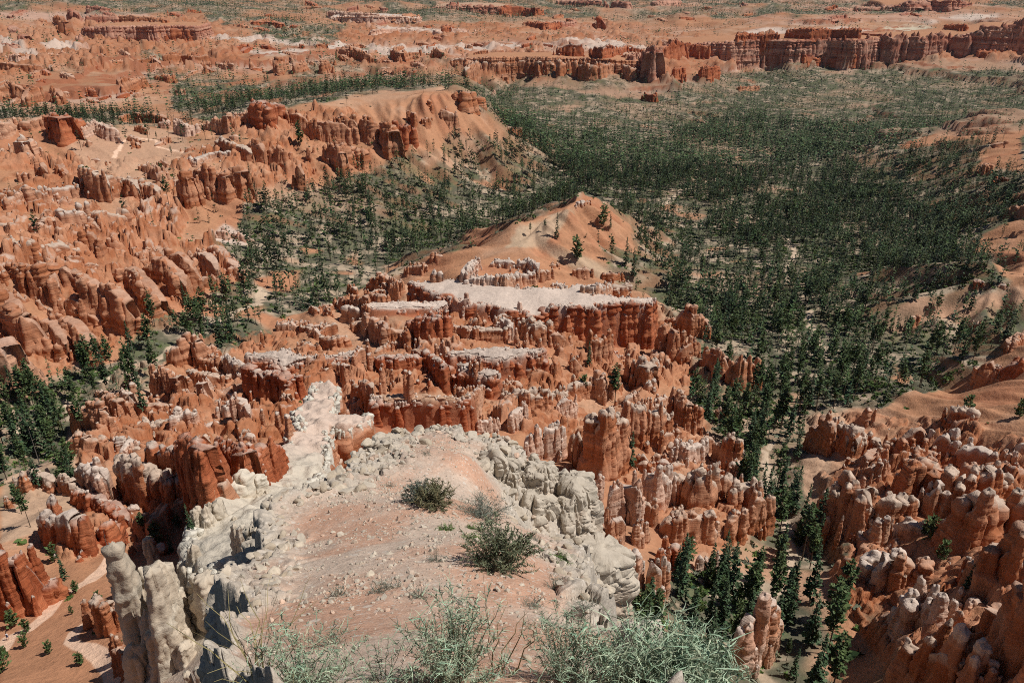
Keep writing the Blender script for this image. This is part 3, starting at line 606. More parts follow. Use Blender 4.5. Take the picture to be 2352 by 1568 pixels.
def slab(poly, ztop, thick, res, col, seed, rag=.8):
    """an overhanging cap rock over a footprint; ztop: function of x, y"""
    P = np.asarray(poly); x0, y0 = P.min(0) - 3; x1, y1 = P.max(0) + 3
    gx_, gy_ = np.meshgrid(np.arange(x0, x1, res), np.arange(y0, y1, res), indexing='ij')
    wx = gx_ + fbm2(gx_ / 2.5, gy_ / 2.5, 3, seed) * 1.6 * rag; wy = gy_ + fbm2(gx_ / 2.5, gy_ / 2.5, 3, seed + 1) * 1.6 * rag
    ins = inpoly(wx, wy, P); d = segdist(wx, wy, P)
    zt = ztop(gx_, gy_) + fbm2(gx_ / 1.4, gy_ / 1.4, 3, seed + 2) * .35 - np.exp(-d * 2.0) * .3
    zb = zt - thick * sstep(-.2, 2.2, d) - .12 + fbm2(gx_ / 1.0, gy_ / 1.0, 2, seed + 3) * .1
    idx = -np.ones(gx_.shape, int); idx[ins] = np.arange(ins.sum()); m = int(ins.sum())
    if m < 6: return None
    V = np.concatenate([np.stack([gx_[ins], gy_[ins], zt[ins]], -1), np.stack([gx_[ins], gy_[ins], zb[ins]], -1)])
    a, b, c, e = idx[:-1, :-1], idx[1:, :-1], idx[1:, 1:], idx[:-1, 1:]
    ok = (a >= 0) & (b >= 0) & (c >= 0) & (e >= 0)
    q = np.stack([a[ok], b[ok], c[ok], e[ok]], -1); F = [q, q[:, ::-1] + m]
    # rim
    ed = np.concatenate([q[:, [0, 1]], q[:, [1, 2]], q[:, [2, 3]], q[:, [3, 0]]]); key = np.sort(ed, 1)
    _, first, cnt = np.unique(key[:, 0] * 10 ** 7 + key[:, 1], return_index=True, return_counts=True)
    be = ed[first[cnt == 1]]; F.append(np.stack([be[:, 1], be[:, 0], be[:, 0] + m, be[:, 1] + m], -1))
    cc = np.concatenate([col * (1 + .16 * fbm2(gx_[ins] / 2, gy_[ins] / 2, 3, seed + 4))[:, None]] * 2)
    return V, np.concatenate(F), cc
def lod(dist):
    if dist < 160: return 56, 30, .72
    if dist < 300: return 48, 24, .72
    if dist < 450: return 38, 18, .72
    if dist < 700: return 28, 13, .74
    if dist < 1100: return 22, 11, .9
    if dist < 1700: return 14, 9, 1.0
    return 10, 8, 1.1
NRK = [0]
FOOT = []     # footprints: no tree grows there
def fin(pts, R=2.6, rows=2, style='orange', tooth=.3, sharp=.35, cap=1.2, label=None, cat='rock fin', name='rock_fin', group=None, front=.72, neck=0.0, bed=.17, rough=.30, deep=None, mat=None, lump=None, grow=0.0):
    """a standing wall of fused columns. pts: (u, v of the crest, v of the foot)"""
    NRK[0] += 1; sd = 1000 + NRK[0] * 13; rs = np.random.RandomState(sd)
    P = []
    for u, vt, vb in pts:
        vb = vb + grow * (vb - vt); p = hit(u, vb); rz = ratio(u, vt)[1]; P.append((p[0], p[1], p[2], rz))
    P = np.array(P); dist = float(np.hypot(P[:, 0], P[:, 1]).mean()); nz, ntt, mul = lod(dist); R = R * mul
    L = np.concatenate([[0], np.cumsum(np.hypot(np.diff(P[:, 0]), np.diff(P[:, 1])))])
    if len(P) == 1: s = np.array([0.0])
    else:
        nseg = max(2, int(L[-1] / (R * 1.3)) + 1); s = np.linspace(0, L[-1], nseg); s[1:-1] += rs.uniform(-.3, .3, nseg - 2) * R
    cols = []
    for r in range(rows):
        for si in s:
            q = [float(np.interp(si, L, P[:, k])) for k in range(4)] if len(P) > 1 else list(P[0])
            d = math.hypot(q[0], q[1]); dx, dy = q[0] / d, q[1] / d
            o = (r + .55 + rs.uniform(-.2, .2)) * R * 1.15
            yc = q[1] + dy * o; h = q[3] * yc - q[2]
            n_t = vn2(si / (R * 2.3), r * 3.1, sd % 997)
            f = 1 - tooth * max(0, .5 + .8 * n_t) * rs.uniform(.5, 1)
            if rows > 1 and r == 0: f *= rs.uniform(front, min(1, front + .4))
            if rows > 2 and r == rows - 1: f *= rs.uniform(.8, 1)
            x, y = q[0] + dx * o, q[1] + dy * o
            if len(P) > 1 and rs.rand() < .38: continue
            rr = R * rs.uniform(.5, 1.35) * (.85 if r == 0 else 1.05)
            zt = q[2] + h * f
            cols.append((x, y, min(q[2], float(ground(np.array(x), np.array(y)))) - 2.5, zt, rr, cap * (.8 if r or rows == 1 else .45), np.clip(sharp + rs.uniform(-.25, .25), 0, 1)))
    # small spires and stubs around the foot and the back
    k_ap = int(len(s) * (.8 if dist < 600 else .8)) if len(P) > 1 else 2
    for _ in range(k_ap):
        si = rs.uniform(0, max(L[-1], .01)); q = [float(np.interp(si, L, P[:, k])) for k in range(4)] if len(P) > 1 else list(P[0])
        d = math.hypot(q[0], q[1]); dx, dy = q[0] / d, q[1] / d; back = rs.rand() < .6
        o = (rows + .3 + rs.uniform(0, 1.6)) * R * 1.1 if back else -rs.uniform(-.3, 1.3) * R
        lat = rs.normal() * R * .8; x, y = q[0] + dx * o + dy * lat, q[1] + dy * o - dx * lat
        h = q[3] * (q[1] + dy * .6 * R) - q[2]; rr = R * rs.uniform(.32, .7) * (1.15 if back else .85)
        hh = h * (rs.uniform(.35, .85) if back else rs.uniform(.12, .5))
        cols.append((x, y, min(q[2], float(ground(np.array(x), np.array(y)))) - 2.5, q[2] + hh, rr, cap * .5, rs.uniform(.5, 1)))
    if not cols: q = list(P[0]); cols = [(q[0], q[1], q[2] - 2.5, q[3] * q[1], R, cap, .5)]
    A = np.array(cols); A = A[A[:, 3] > A[:, 2] + 3.0] if (A[:, 3] > A[:, 2] + 3.0).any() else A
    A[:, 4] = np.minimum(A[:, 4], np.maximum((A[:, 3] - A[:, 2]) * .45, 1.0))
    V, F, Cc = columns(A[:, 0], A[:, 1], A[:, 2], A[:, 3], A[:, 4], nz, ntt, A[:, 6], style, sd, A[:, 5], neck=neck, bed=bed, rough=rough)
    for a in A[::2]: FOOT.append((a[0], a[1], a[4] * 1.3))
    bag = Bag(); bag.add(V, F, Cc)
    if len(P) > 1 and L[-1] > R * 2:
        Q = P.copy(); Q[:, 3] = P[:, 3] * (P[:, 1] + rows * R * .6); Q = Q[:, :4]
        if (Q[:, 3] - Q[:, 2]).min() > 2: bag.add(*core(Q, rows * R * 1.25, .98 - .25 * tooth, R, style, sd, dist, cap * .6, bed))
    o = bag.build(name, mat or MAT_ROCK); o['_a'] = 0; del o['_a']
    tag(o, label, cat, group)
    return o, A
ORD = ['first', 'second', 'third', 'fourth', 'fifth', 'sixth', 'seventh', 'eighth', 'ninth', 'tenth', 'eleventh', 'twelfth']
REG = {'A': (0, 0, .3418), 'B': (775.2, 0, .3418), 'C': (1548, 0, .3418), 'D': (0, 516.8, .3418), 'E': (775.2, 516.8, .3418), 'G': (1548, 516.8, .3418),
       'H': (0, 1033.6, .3418), 'I': (775.2, 1033.6, .3418), 'J': (1548, 1033.6, .3418), 'K': (0, 0, .2686), 'L': (574.2, 0, .2686), 'M': (1720.2, 0, .2686), 'P': (0, 0, 1.0)}
TONE = {'red': 'deep red', 'orange': 'orange', 'pale': 'pale orange', 'pink': 'whitish pink', 'purple': 'purplish red', 'cream': 'cream white'}
def zone(where, items):
    """items: (region letter, [(x, top, foot) ...], style, R, shape word, options). Each becomes one rock, named by its rank in the zone."""
    built = []
    for it in items:
        rg, p, style, R = it[:4]; kw = dict(it[4]) if len(it) > 4 else {}
        ox, oy, sc = REG[rg]; q = [(ox + x * sc, oy + a * sc, oy + b * sc) for x, a, b in p]
        built.append((min(k[0] for k in q) + max(k[0] for k in q), q, style, R, kw))
    built.sort(key=lambda k: k[0])
    cnt = {}
    for _, q, style, R, kw in built:
        cnt[style] = cnt.get(style, 0) + 1
    rank = {}
    for _, q, style, R, kw in built:
        rank[style] = rank.get(style, 0) + 1
        wide = q[-1][0] - q[0][0]; word = 'spire' if len(q) == 1 else ('fin' if wide > 45 else 'tower')
        if kw.get('word'): word = kw.pop('word')
        capd = kw.get('cap', 1.2) > 2.5
        where = where.replace('the ', '') if len(where.split()) > 4 else where; o_ = ORD[rank[style] - 1] if rank[style] <= 12 else ('%d' % rank[style] + ('th' if 10 < rank[style] % 100 < 14 else {1: 'st', 2: 'nd', 3: 'rd'}.get(rank[style] % 10, 'th')))
        if cnt[style] == 1: lab = 'only %s rock %s %s' % (TONE[style], word, where)
        else: lab = '%s %s %s, %s of its colour from the left' % (TONE[style], word, where, o_)
        kw.setdefault('rows', 2 if len(q) > 1 else 1)
        fin(q, R=R, style=style, label=lab, cat='rock ' + word, name='rock_' + word, **kw)
SH = dict(sharp=.8, tooth=.55, cap=1.0); CAPPED = dict(cap=3.4, tooth=.45, sharp=.55); FLAT = dict(sharp=.1, tooth=.15); BIGC = dict(cap=3.2, rows=3, tooth=.35)
LEN = dict(sharp=.45, tooth=.4, rows=2, cap=.9); CLF = dict(sharp=.15, tooth=.18, rows=2, cap=.3, front=.7, bed=.2)
zone('on the middle ridge crest', [
 ('A', [(1350,830,870),(1450,790,880),(1540,745,900),(1620,760,850),(1690,730,860)], 'pale', 3.0, SH),
 ('A', [(1700,652,860),(1770,652,905),(1830,680,890),(1900,690,860)], 'red', 5.0, dict(FLAT, rows=3, cap=2, front=.7)),
 ('A', [(1900,740,850),(2000,720,880),(2080,770,930)], 'orange', 3.4, SH), ('A', [(2080,770,930),(2200,780,960),(2352,800,970)], 'orange', 3.6, LEN),
 ('B', [(0,780,900),(60,760,940),(130,760,960)], 'orange', 3.6, LEN), ('B', [(130,770,930),(220,770,950),(300,790,960)], 'orange', 3.8, LEN),
 ('B', [(300,800,960),(350,820,1080),(390,850,1060)], 'orange', 4.4, dict(LEN, rows=3)), ('B', [(400,800,960),(470,830,990),(520,860,980)], 'red', 4.4, dict(FLAT, rows=3)),
 ('B', [(480,740,830),(520,720,860)], 'orange', 3.0, SH), ('B', [(570,770,840),(640,780,860)], 'orange', 3.0, SH),
 ('B', [(622,655,722)], 'orange', 4.5, SH), ('B', [(700,710,810),(740,720,830),(800,740,850)], 'pale', 3.4, SH),
 ('B', [(790,620,680),(860,605,740),(930,615,760),(970,660,720)], 'orange', 5.0, dict(rows=3, tooth=.3)),
])
zone('on the middle ridge flank', [
 ('A', [(1470,930,1000),(1520,900,1060),(1600,950,1080),(1680,980,1100)], 'orange', 3.6, CAPPED),
 ('A', [(1700,920,1060),(1760,930,1120)], 'orange', 3.6, LEN), ('A', [(1830,960,1130),(1900,960,1150),(1960,1000,1140)], 'orange', 3.8, LEN),
 ('A', [(1980,1020,1270),(2040,1080,1290)], 'orange', 5.0, dict(SH, rows=2)), ('A', [(2080,940,1080),(2110,900,1060)], 'orange', 3.6, SH),
 ('A', [(2110,1100,1190)], 'orange', 4.0, SH),
 ('A', [(2170,980,1080),(2230,950,1120),(2300,980,1190),(2352,1050,1180)], 'orange', 3.8, LEN),
 ('B', [(0,900,1100),(60,950,1100),(120,980,1130),(180,1000,1130)], 'orange', 4.6, dict(rows=3)), ('B', [(20,1040,1190),(60,1060,1200)], 'pale', 4.0, SH),
 ('A', [(1220,1150,1350),(1290,1130,1400),(1370,1150,1340)], 'orange', 4.2, LEN), ('A', [(1330,1110,1280),(1400,1080,1340),(1450,1100,1320)], 'orange', 4.6, LEN),
 ('A', [(1460,1130,1300),(1540,1130,1370),(1570,1180,1330)], 'orange', 4.2, LEN), ('A', [(1570,1110,1290),(1640,1110,1350),(1690,1180,1340)], 'orange', 5.6, dict(FLAT, rows=2)),
 ('A', [(1250,1060,1120),(1330,1050,1130),(1440,1000,1090),(1550,1000,1090)], 'pale', 3.4, CAPPED),
 ('A', [(1010,1070,1190),(1060,1100,1220)], 'pale', 3.6, SH), ('A', [(1090,1110,1260),(1140,1110,1240)], 'pale', 3.8, SH),
])
zone('by the far trail saddle', [
 ('A', [(370,760,900),(430,745,980),(500,750,940),(555,790,930)], 'red', 4.6, dict(rows=3, tooth=.25, front=.7)),
 ('A', [(110,940,1050),(180,900,1080),(250,930,1020)], 'pale', 4.0, CAPPED), ('A', [(0,800,930),(60,800,930),(100,800,880)], 'pale', 3.8, LEN),
 ('A', [(120,790,880),(220,800,880),(300,760,850),(350,760,860)], 'orange', 3.6, SH), ('A', [(570,820,930),(650,800,900),(720,820,940),(800,850,950)], 'pink', 3.4, SH),
 ('A', [(1050,820,860),(1140,780,865)], 'pink', 3.6, SH), ('A', [(1190,790,900),(1260,820,920),(1330,820,900)], 'pink', 3.2, SH),
 ('A', [(820,770,820),(900,740,820),(1000,740,820),(1100,760,830)], 'orange', 3.6, SH),
 ('A', [(270,1030,1200),(310,1100,1220)], 'orange', 3.2, SH), ('A', [(370,1070,1120),(400,1100,1200),(440,1130,1230)], 'orange', 3.4, SH),
 ('A', [(460,1090,1125)], 'orange', 3.0, SH), ('A', [(140,1150,1230),(210,1140,1220)], 'pale', 3.0, SH), ('A', [(690,1120,1130),(730,1060,1130),(760,1110,1130)], 'orange', 2.8, SH),
 ('A', [(900,930,990),(930,960,1000)], 'orange', 2.6, SH),
])
zone('below the trail saddle', [
 ('A', [(580,1110,1290),(650,1100,1340),(740,1130,1370)], 'orange', 4.0, CAPPED), ('A', [(740,1130,1330),(830,1150,1330),(920,1190,1360)], 'orange', 4.0, CAPPED),
 ('A', [(900,1190,1350),(1000,1200,1360),(1060,1230,1390)], 'orange', 4.2, CAPPED), ('A', [(130,1260,1360),(220,1240,1390),(330,1240,1370)], 'pale', 3.8, CAPPED),
 ('A', [(350,1240,1360),(450,1230,1350),(540,1220,1330)], 'pale', 3.6, CAPPED), ('A', [(30,1260,1400),(90,1250,1390)], 'orange', 3.8, CAPPED),
 ('A', [(370,1400,1500),(480,1380,1540),(620,1350,1550)], 'pale', 4.2, CAPPED), ('A', [(620,1360,1540),(760,1390,1562),(900,1400,1562)], 'orange', 4.2, CAPPED),
 ('A', [(260,1440,1540),(350,1430,1562)], 'orange', 3.6, SH),
 ('A', [(0,1480,1560),(100,1470,1562),(200,1470,1562)], 'orange', 3.6, CAPPED),
])
zone('in the far left badlands', [
 ('A', [(0,580,640),(80,540,660),(160,540,690)], 'orange', 4.0, LEN), ('A', [(200,640,720),(240,560,690),(290,540,660)], 'orange', 4.2, LEN),
 ('A', [(360,570,640),(400,600,705)], 'orange', 4.2, SH), ('A', [(510,580,645),(540,590,650)], 'red', 3.6, SH), ('A', [(590,580,650),(640,590,655)], 'red', 3.8, SH),
 ('A', [(0,400,480),(100,410,490),(200,420,500),(300,430,500)], 'orange', 4.2, LEN), ('A', [(50,370,420),(130,360,425),(200,365,420)], 'pink', 4.0, SH),
 ('A', [(350,405,430),(430,410,430),(560,400,425)], 'orange', 3.6, SH), ('A', [(700,400,430),(900,400,430),(1050,370,420)], 'orange', 4.0, SH),
 ('A', [(830,510,590),(920,510,600),(1000,520,580)], 'orange', 4.5, LEN), ('A', [(1060,500,540),(1130,500,560),(1200,500,560)], 'orange', 4.5, LEN),
 ('A', [(1120,340,430),(1220,350,420),(1320,360,440),(1420,350,420)], 'orange', 4.2, SH),
 ('A', [(1385,430,500)], 'orange', 4.5, SH), ('A', [(1520,410,470),(1560,400,480)], 'pale', 4.0, SH), ('A', [(1690,390,465)], 'orange', 4.5, SH),
 ('A', [(1870,380,500),(1930,390,470)], 'orange', 5.0, LEN), ('A', [(2000,400,500),(2050,400,470)], 'orange', 4.5, LEN), ('A', [(2170,400,500),(2220,400,480)], 'orange', 5.0, LEN),
 ('A', [(2250,395,440)], 'orange', 4.5, SH),
])
zone('in the purplish corner cliffs', [
 ('K', [(760,45,105),(860,50,100),(940,70,100)], 'purple', 7, LEN), ('K', [(730,140,200),(850,120,205),(1000,125,195)], 'purple', 6, LEN),
 ('K', [(1000,125,190),(1150,120,190),(1300,140,190),(1400,160,200)], 'orange', 6, LEN), ('K', [(730,230,310),(850,220,330),(950,215,320)], 'purple', 7, LEN),
 ('K', [(960,215,330),(1080,215,330),(1200,230,340)], 'purple', 6, LEN), ('K', [(1200,230,340),(1320,230,330),(1400,200,300)], 'purple', 6, LEN),
 ('K', [(1440,215,370),(1540,220,370),(1620,230,370),(1680,250,330)], 'red', 8, dict(rows=2, tooth=.2)), ('K', [(610,70,190),(650,70,210)], 'purple', 7, LEN),
 ('K', [(480,110,220),(520,120,250)], 'orange', 7, LEN), ('K', [(545,160,250),(575,150,310),(610,220,290)], 'orange', 6, SH), ('K', [(170,280,350),(210,300,370),(260,330,370)], 'purple', 6, SH),
 ('K', [(0,370,410),(80,370,430),(160,380,430),(250,380,420)], 'purple', 6, LEN), ('K', [(695,290,385)], 'purple', 7, SH), ('K', [(360,150,215),(395,160,205)], 'orange', 6, LEN),
 ('K', [(860,450,470),(1000,450,480),(1200,450,490),(1350,440,480)], 'orange', 5, SH),
])
zone('of the far low cliffs', [
 ('L', [(0,175,215),(120,175,230),(260,180,250)], 'red', 7, LEN), ('L', [(680,90,135),(800,95,150),(950,100,165),(1100,110,165)], 'pink', 7, dict(tooth=.2, rows=1)),
 ('L', [(1125,60,105),(1190,60,100)], 'purple', 8, FLAT), ('L', [(1060,250,310),(1150,240,300),(1280,240,285),(1390,245,290)], 'pink', 6, FLAT),
 ('L', [(1585,255,315),(1655,255,318)], 'pink', 7, FLAT), ('L', [(1660,210,300),(1720,215,295)], 'red', 7, FLAT), ('L', [(1730,235,300),(1800,235,290),(1870,240,280)], 'pink', 5.5, SH),
 ('L', [(1905,225,275),(1925,235,272)], 'pink', 5.5, SH), ('L', [(1955,222,270)], 'pink', 6.5, SH), ('L', [(1995,222,262),(2015,230,265)], 'pink', 5.5, SH),
 ('L', [(2150,45,130),(2230,40,135),(2352,45,130)], 'red', 8, LEN), ('B', [(1240,45,100),(1330,42,105),(1390,80,105)], 'red', 8, LEN),
 ('B', [(1255,142,180),(1380,140,210),(1500,145,200)], 'red', 7, LEN), ('B', [(1500,145,195),(1600,140,170)], 'purple', 7, LEN),
 ('B', [(1722,150,202)], 'red', 7, FLAT), ('B', [(1755,98,206),(1795,150,206)], 'red', 8, dict(FLAT, rows=1)),
 ('B', [(1480,-5,30),(1600,0,40),(1750,-5,40)], 'purple', 14, LEN), ('B', [(1820,0,50),(1940,0,60)], 'purple', 13, LEN), ('B', [(2150,0,40),(2300,-5,40)], 'purple', 13, LEN),
 ('L', [(2000,355,375),(2120,355,380),(2250,365,380)], 'pale', 4, SH), ('B', [(590,160,195),(640,165,190)], 'red', 6, LEN),
 ('C', [(1220,45,80),(1400,38,75)], 'purple', 12, LEN), ('C', [(1580,0,42),(1750,5,66)], 'purple', 16, dict(FLAT, rows=2)), ('C', [(1760,5,66),(1950,5,52)], 'purple', 16, dict(FLAT, rows=2)),
])
zone('beyond the middle ridge', [
 ('B', [(0,310,380),(100,310,400),(180,320,440),(240,360,440)], 'orange', 4.5, SH), ('B', [(360,320,380),(420,330,420),(500,340,400),(560,330,390)], 'orange', 4.5, SH),
 ('B', [(640,300,395),(720,340,405)], 'orange', 4.5, SH), ('B', [(770,375,450),(860,370,460)], 'orange', 5, CAPPED),
 ('B', [(885,430,530),(950,400,520)], 'orange', 5.5, CAPPED), ('B', [(960,400,470),(1020,390,490)], 'orange', 5, CAPPED), ('B', [(1050,400,515),(1080,390,520),(1150,390,500)], 'orange', 5.5, CAPPED),
 ('B', [(1200,380,480),(1280,385,490)], 'orange', 5, CAPPED), ('B', [(1320,390,490),(1345,390,520),(1375,400,500)], 'orange', 5, CAPPED), ('B', [(1400,380,480),(1450,400,480)], 'orange', 5, CAPPED),
 ('B', [(1490,400,530),(1550,400,500)], 'orange', 5.5, CAPPED), ('B', [(1600,400,530),(1680,400,550)], 'orange', 6, CAPPED), ('B', [(1700,410,550),(1760,410,530)], 'orange', 5.5, CAPPED),
 ('B', [(1780,410,520),(1830,410,500),(1870,410,480)], 'orange', 5, CAPPED), ('B', [(1900,420,490),(1960,430,540),(2020,450,530)], 'orange', 5.5, CAPPED),
 ('B', [(1480,310,370),(1570,270,380),(1660,290,380)], 'red', 5, CAPPED), ('B', [(1700,290,390),(1780,290,400),(1850,300,380)], 'red', 5.5, CAPPED), ('B', [(1870,300,370),(1950,300,370),(2040,310,380)], 'red', 4.5, CAPPED),
 ('B', [(2060,320,470),(2110,300,550),(2160,320,520)], 'purple', 6.5, dict(rows=3)), ('B', [(2190,300,400),(2260,260,410),(2340,280,400)], 'red', 6, LEN), ('B', [(1250,280,345),(1300,280,340)], 'red', 5, SH),
 ('B', [(1350,280,320),(1440,290,325)], 'red', 5, CAPPED), ('B', [(1980,350,410),(2030,350,410)], 'purple', 5, LEN), ('B', [(2280,450,520),(2330,450,520)], 'red', 5.5, SH), ('B', [(2050,610,680),(2140,620,690)], 'red', 4.5, SH),
 ('B', [(1045,590,645)], 'pink', 5, SH), ('B', [(1150,852,880),(1250,865,905)], 'orange', 3.5, FLAT),
])
zone('of the long dark cliff', [
 ('C', [(760,190,260),(900,180,270),(1050,185,280),(1230,180,270)], 'red', 4.9, CLF), ('C', [(0,270,360),(100,280,370),(230,300,400)], 'red', 4.9, CLF),
 ('C', [(420,210,300),(560,220,310),(700,210,290)], 'red', 4.5, CLF), ('C', [(440,240,400),(520,240,405),(570,300,400)], 'purple', 5.6, CLF),
 ('C', [(600,270,370),(720,260,360),(800,260,370)], 'purple', 4.3, CLF), ('C', [(930,250,380),(1050,240,340),(1200,250,370)], 'purple', 5.0, CLF),
 ('C', [(1250,225,420),(1330,220,430)], 'purple', 6.2, CLF), ('C', [(1360,215,420),(1440,210,430),(1530,210,400)], 'purple', 6.2, CLF), ('C', [(1540,215,400),(1640,210,390)], 'purple', 5.6, CLF),
 ('C', [(1680,210,360),(1800,210,380)], 'purple', 6.2, CLF), ('C', [(1820,215,380),(1900,220,390),(1960,215,370)], 'purple', 5.0, CLF),
 ('C', [(2050,160,270),(2180,150,300)], 'purple', 5.0, CLF), ('C', [(2200,150,300),(2300,100,310),(2400,110,320)], 'purple', 5.6, CLF), ('C', [(1830,160,200),(1960,155,210)], 'red', 4.5, CLF),
 ('C', [(870,360,440),(970,380,440)], 'red', 5.2, CLF), ('C', [(1000,375,440),(1080,370,450),(1200,340,450)], 'red', 5.2, CLF), ('C', [(2040,335,390),(2140,335,390)], 'red', 6.0, CLF),
 ('C', [(160,450,520),(230,440,525),(290,440,520)], 'red', 4.5, CLF), ('C', [(0,450,530),(60,440,520)], 'red', 4.5, CLF), ('C', [(440,580,612),(560,575,612)], 'orange', 5, FLAT),
 ('C', [(1220,215,235),(1400,225,250)], 'red', 6, SH),
])
zone('on the right edge slopes', [
 ('C', [(2130,960,1000),(2220,945,990)], 'orange', 3.2, SH), ('C', [(2070,1090,1180),(2120,1085,1160)], 'orange', 3.2, LEN), ('C', [(2140,1200,1240),(2220,1180,1225)], 'red', 3, SH),
 ('C', [(2300,1280,1350),(2370,1270,1350)], 'orange', 3, SH), ('C', [(2230,1390,1470),(2300,1370,1470),(2370,1380,1470)], 'orange', 3, LEN), ('C', [(2050,1380,1440),(2100,1370,1440)], 'orange', 2.6, SH),
 ('C', [(1940,1360,1400),(2000,1350,1400)], 'orange', 2.4, SH), ('G', [(2025,370,425),(2060,375,425)], 'red', 2.2, FLAT), ('G', [(2180,385,425),(2245,390,428)], 'pale', 2, SH),
 ('G', [(1600,590,690),(1650,590,650)], 'orange', 2.4, LEN), ('G', [(1990,650,700),(2060,635,690)], 'orange', 2.2, SH), ('G', [(2270,760,840),(2352,700,800)], 'orange', 3, LEN),
 ('G', [(2000,930,1070),(2080,882,1070),(2140,930,1050)], 'orange', 3.2, dict(rows=2, tooth=.2)), ('G', [(2160,940,1030),(2250,900,1010),(2370,870,990)], 'red', 3, LEN),
 ('G', [(1790,1170,1370),(1860,1160,1390)], 'orange', 2.6, CAPPED), ('G', [(1910,1220,1390),(1980,1230,1370)], 'orange', 2.6, CAPPED),
 ('G', [(1280,1230,1350),(1330,1225,1340)], 'pale', 2, SH), ('G', [(1440,1310,1370),(1470,1320,1370)], 'pale', 2, SH),
])
zone('of the left massif', [
 ('D', [(580,0,180),(650,10,200),(690,60,210)], 'orange', 4.2, LEN), ('D', [(720,30,170),(800,60,200),(860,130,210)], 'orange', 4.4, LEN),
 ('D', [(80,60,200),(150,80,230),(230,70,220),(300,110,210)], 'orange', 3.8, CAPPED), ('D', [(340,100,260),(420,90,230),(520,110,240),(590,170,220)], 'orange', 4.0, CAPPED),
 ('D', [(0,240,360),(90,250,380),(180,240,420)], 'orange', 3.6, LEN), ('D', [(180,250,480),(260,230,500),(330,230,520)], 'orange', 3.8, LEN), ('D', [(330,260,500),(400,310,560)], 'orange', 3.6, LEN),
 ('D', [(390,240,420),(450,230,440),(530,300,460),(600,320,520)], 'orange', 3.8, LEN), ('D', [(560,320,560),(640,330,600),(720,400,640),(780,500,700)], 'orange', 4.6, LEN),
 ('D', [(700,390,620),(800,370,700),(880,440,760),(960,600,740)], 'orange', 4.6, LEN), ('D', [(430,450,620),(520,450,640),(600,520,700),(670,620,730)], 'orange', 4.0, LEN),
 ('D', [(820,260,400),(900,240,480),(980,330,560),(1060,480,640),(1120,560,650)], 'orange', 4.6, LEN), ('D', [(1000,190,350),(1100,160,420),(1180,240,480),(1220,300,540)], 'orange', 4.4, LEN),
 ('D', [(1120,170,330),(1220,130,380),(1300,200,450),(1360,300,470)], 'orange', 4.2, LEN), ('D', [(1290,150,280),(1380,140,350),(1440,200,400)], 'pale', 3.8, SH), ('D', [(1370,130,200),(1460,110,250),(1520,180,330),(1600,260,360)], 'pale', 3.6, SH),
 ('D', [(0,400,560),(60,420,700),(130,480,800)], 'orange', 4.4, LEN), ('D', [(130,520,800),(200,540,880),(290,560,900),(350,700,910)], 'orange', 4.4, LEN), ('D', [(290,540,820),(360,580,870),(420,700,930)], 'orange', 4.2, LEN),
 ('D', [(400,560,800),(460,570,850),(540,620,900),(600,740,950),(660,830,950)], 'orange', 4.4, LEN), ('D', [(-40,680,1060),(60,720,1120),(130,800,1150),(220,900,1120)], 'pale', 6.0, dict(rows=2, tooth=.25)),
 ('D', [(1440,20,80),(1520,10,100)], 'pink', 3, SH), ('D', [(1550,40,90),(1620,40,110),(1700,90,120)], 'pink', 2.8, SH),
])
zone('behind the winding grey shelf', [
 ('D', [(1150,800,960),(1200,790,960),(1260,740,960)], 'orange', 2.4, LEN), ('D', [(1270,720,900),(1340,720,960),(1400,740,940),(1470,830,900)], 'orange', 2.6, LEN),
 ('D', [(1370,880,980),(1420,870,980),(1480,860,980)], 'orange', 2.2, LEN), ('D', [(1500,870,960),(1570,870,1030),(1640,910,1060),(1690,950,1060)], 'pale', 2.6, CAPPED),
 ('D', [(1030,920,1150),(1080,930,1170),(1130,950,1160)], 'orange', 2.2, LEN), ('D', [(1150,960,1170),(1220,970,1200),(1290,980,1180)], 'orange', 2.2, LEN),
 ('D', [(1290,970,1080),(1400,980,1090),(1540,1010,1100)], 'orange', 2.2, FLAT),
 ('D', [(650,1100,1160),(720,1110,1180),(800,1110,1170)], 'orange', 2.0, LEN), ('D', [(855,1080,1170)], 'orange', 2.2, SH), ('D', [(910,1060,1168)], 'pale', 2.4, dict(word='hoodoo', sharp=.3, neck=.3)),
 ('D', [(1845,640,720),(1920,640,730),(2000,650,720)], 'pale', 2.4, SH), ('D', [(2040,640,730),(2080,645,725)], 'pale', 2.6, SH), ('D', [(2130,640,730),(2200,650,725)], 'pale', 2.4, SH), ('D', [(1770,690,840)], 'orange', 3.0, dict(word='hoodoo', neck=.3)),
 ('D', [(2010,780,850),(2080,770,850),(2140,790,860)], 'orange', 2.4, SH), ('D', [(2180,738,850),(2260,735,850),(2330,740,830)], 'orange', 2.8, FLAT),
 ('E', [(0,480,560),(60,460,580),(130,470,590),(180,430,560)], 'orange', 2.6, SH), ('E', [(200,430,520),(270,450,520),(340,460,520)], 'orange', 2.4, SH),
 ('E', [(80,390,460),(110,400,470)], 'orange', 2.2, SH), ('E', [(210,370,430),(290,310,430),(350,350,420)], 'orange', 3.0, dict(tooth=.3)), ('E', [(375,400,510),(415,325,500),(430,350,480)], 'orange', 2.4, SH),
 ('E', [(455,260,340),(520,250,330),(600,250,320)], 'orange', 2.6, SH), ('E', [(640,180,240),(700,190,240)], 'orange', 2.6, SH),
])
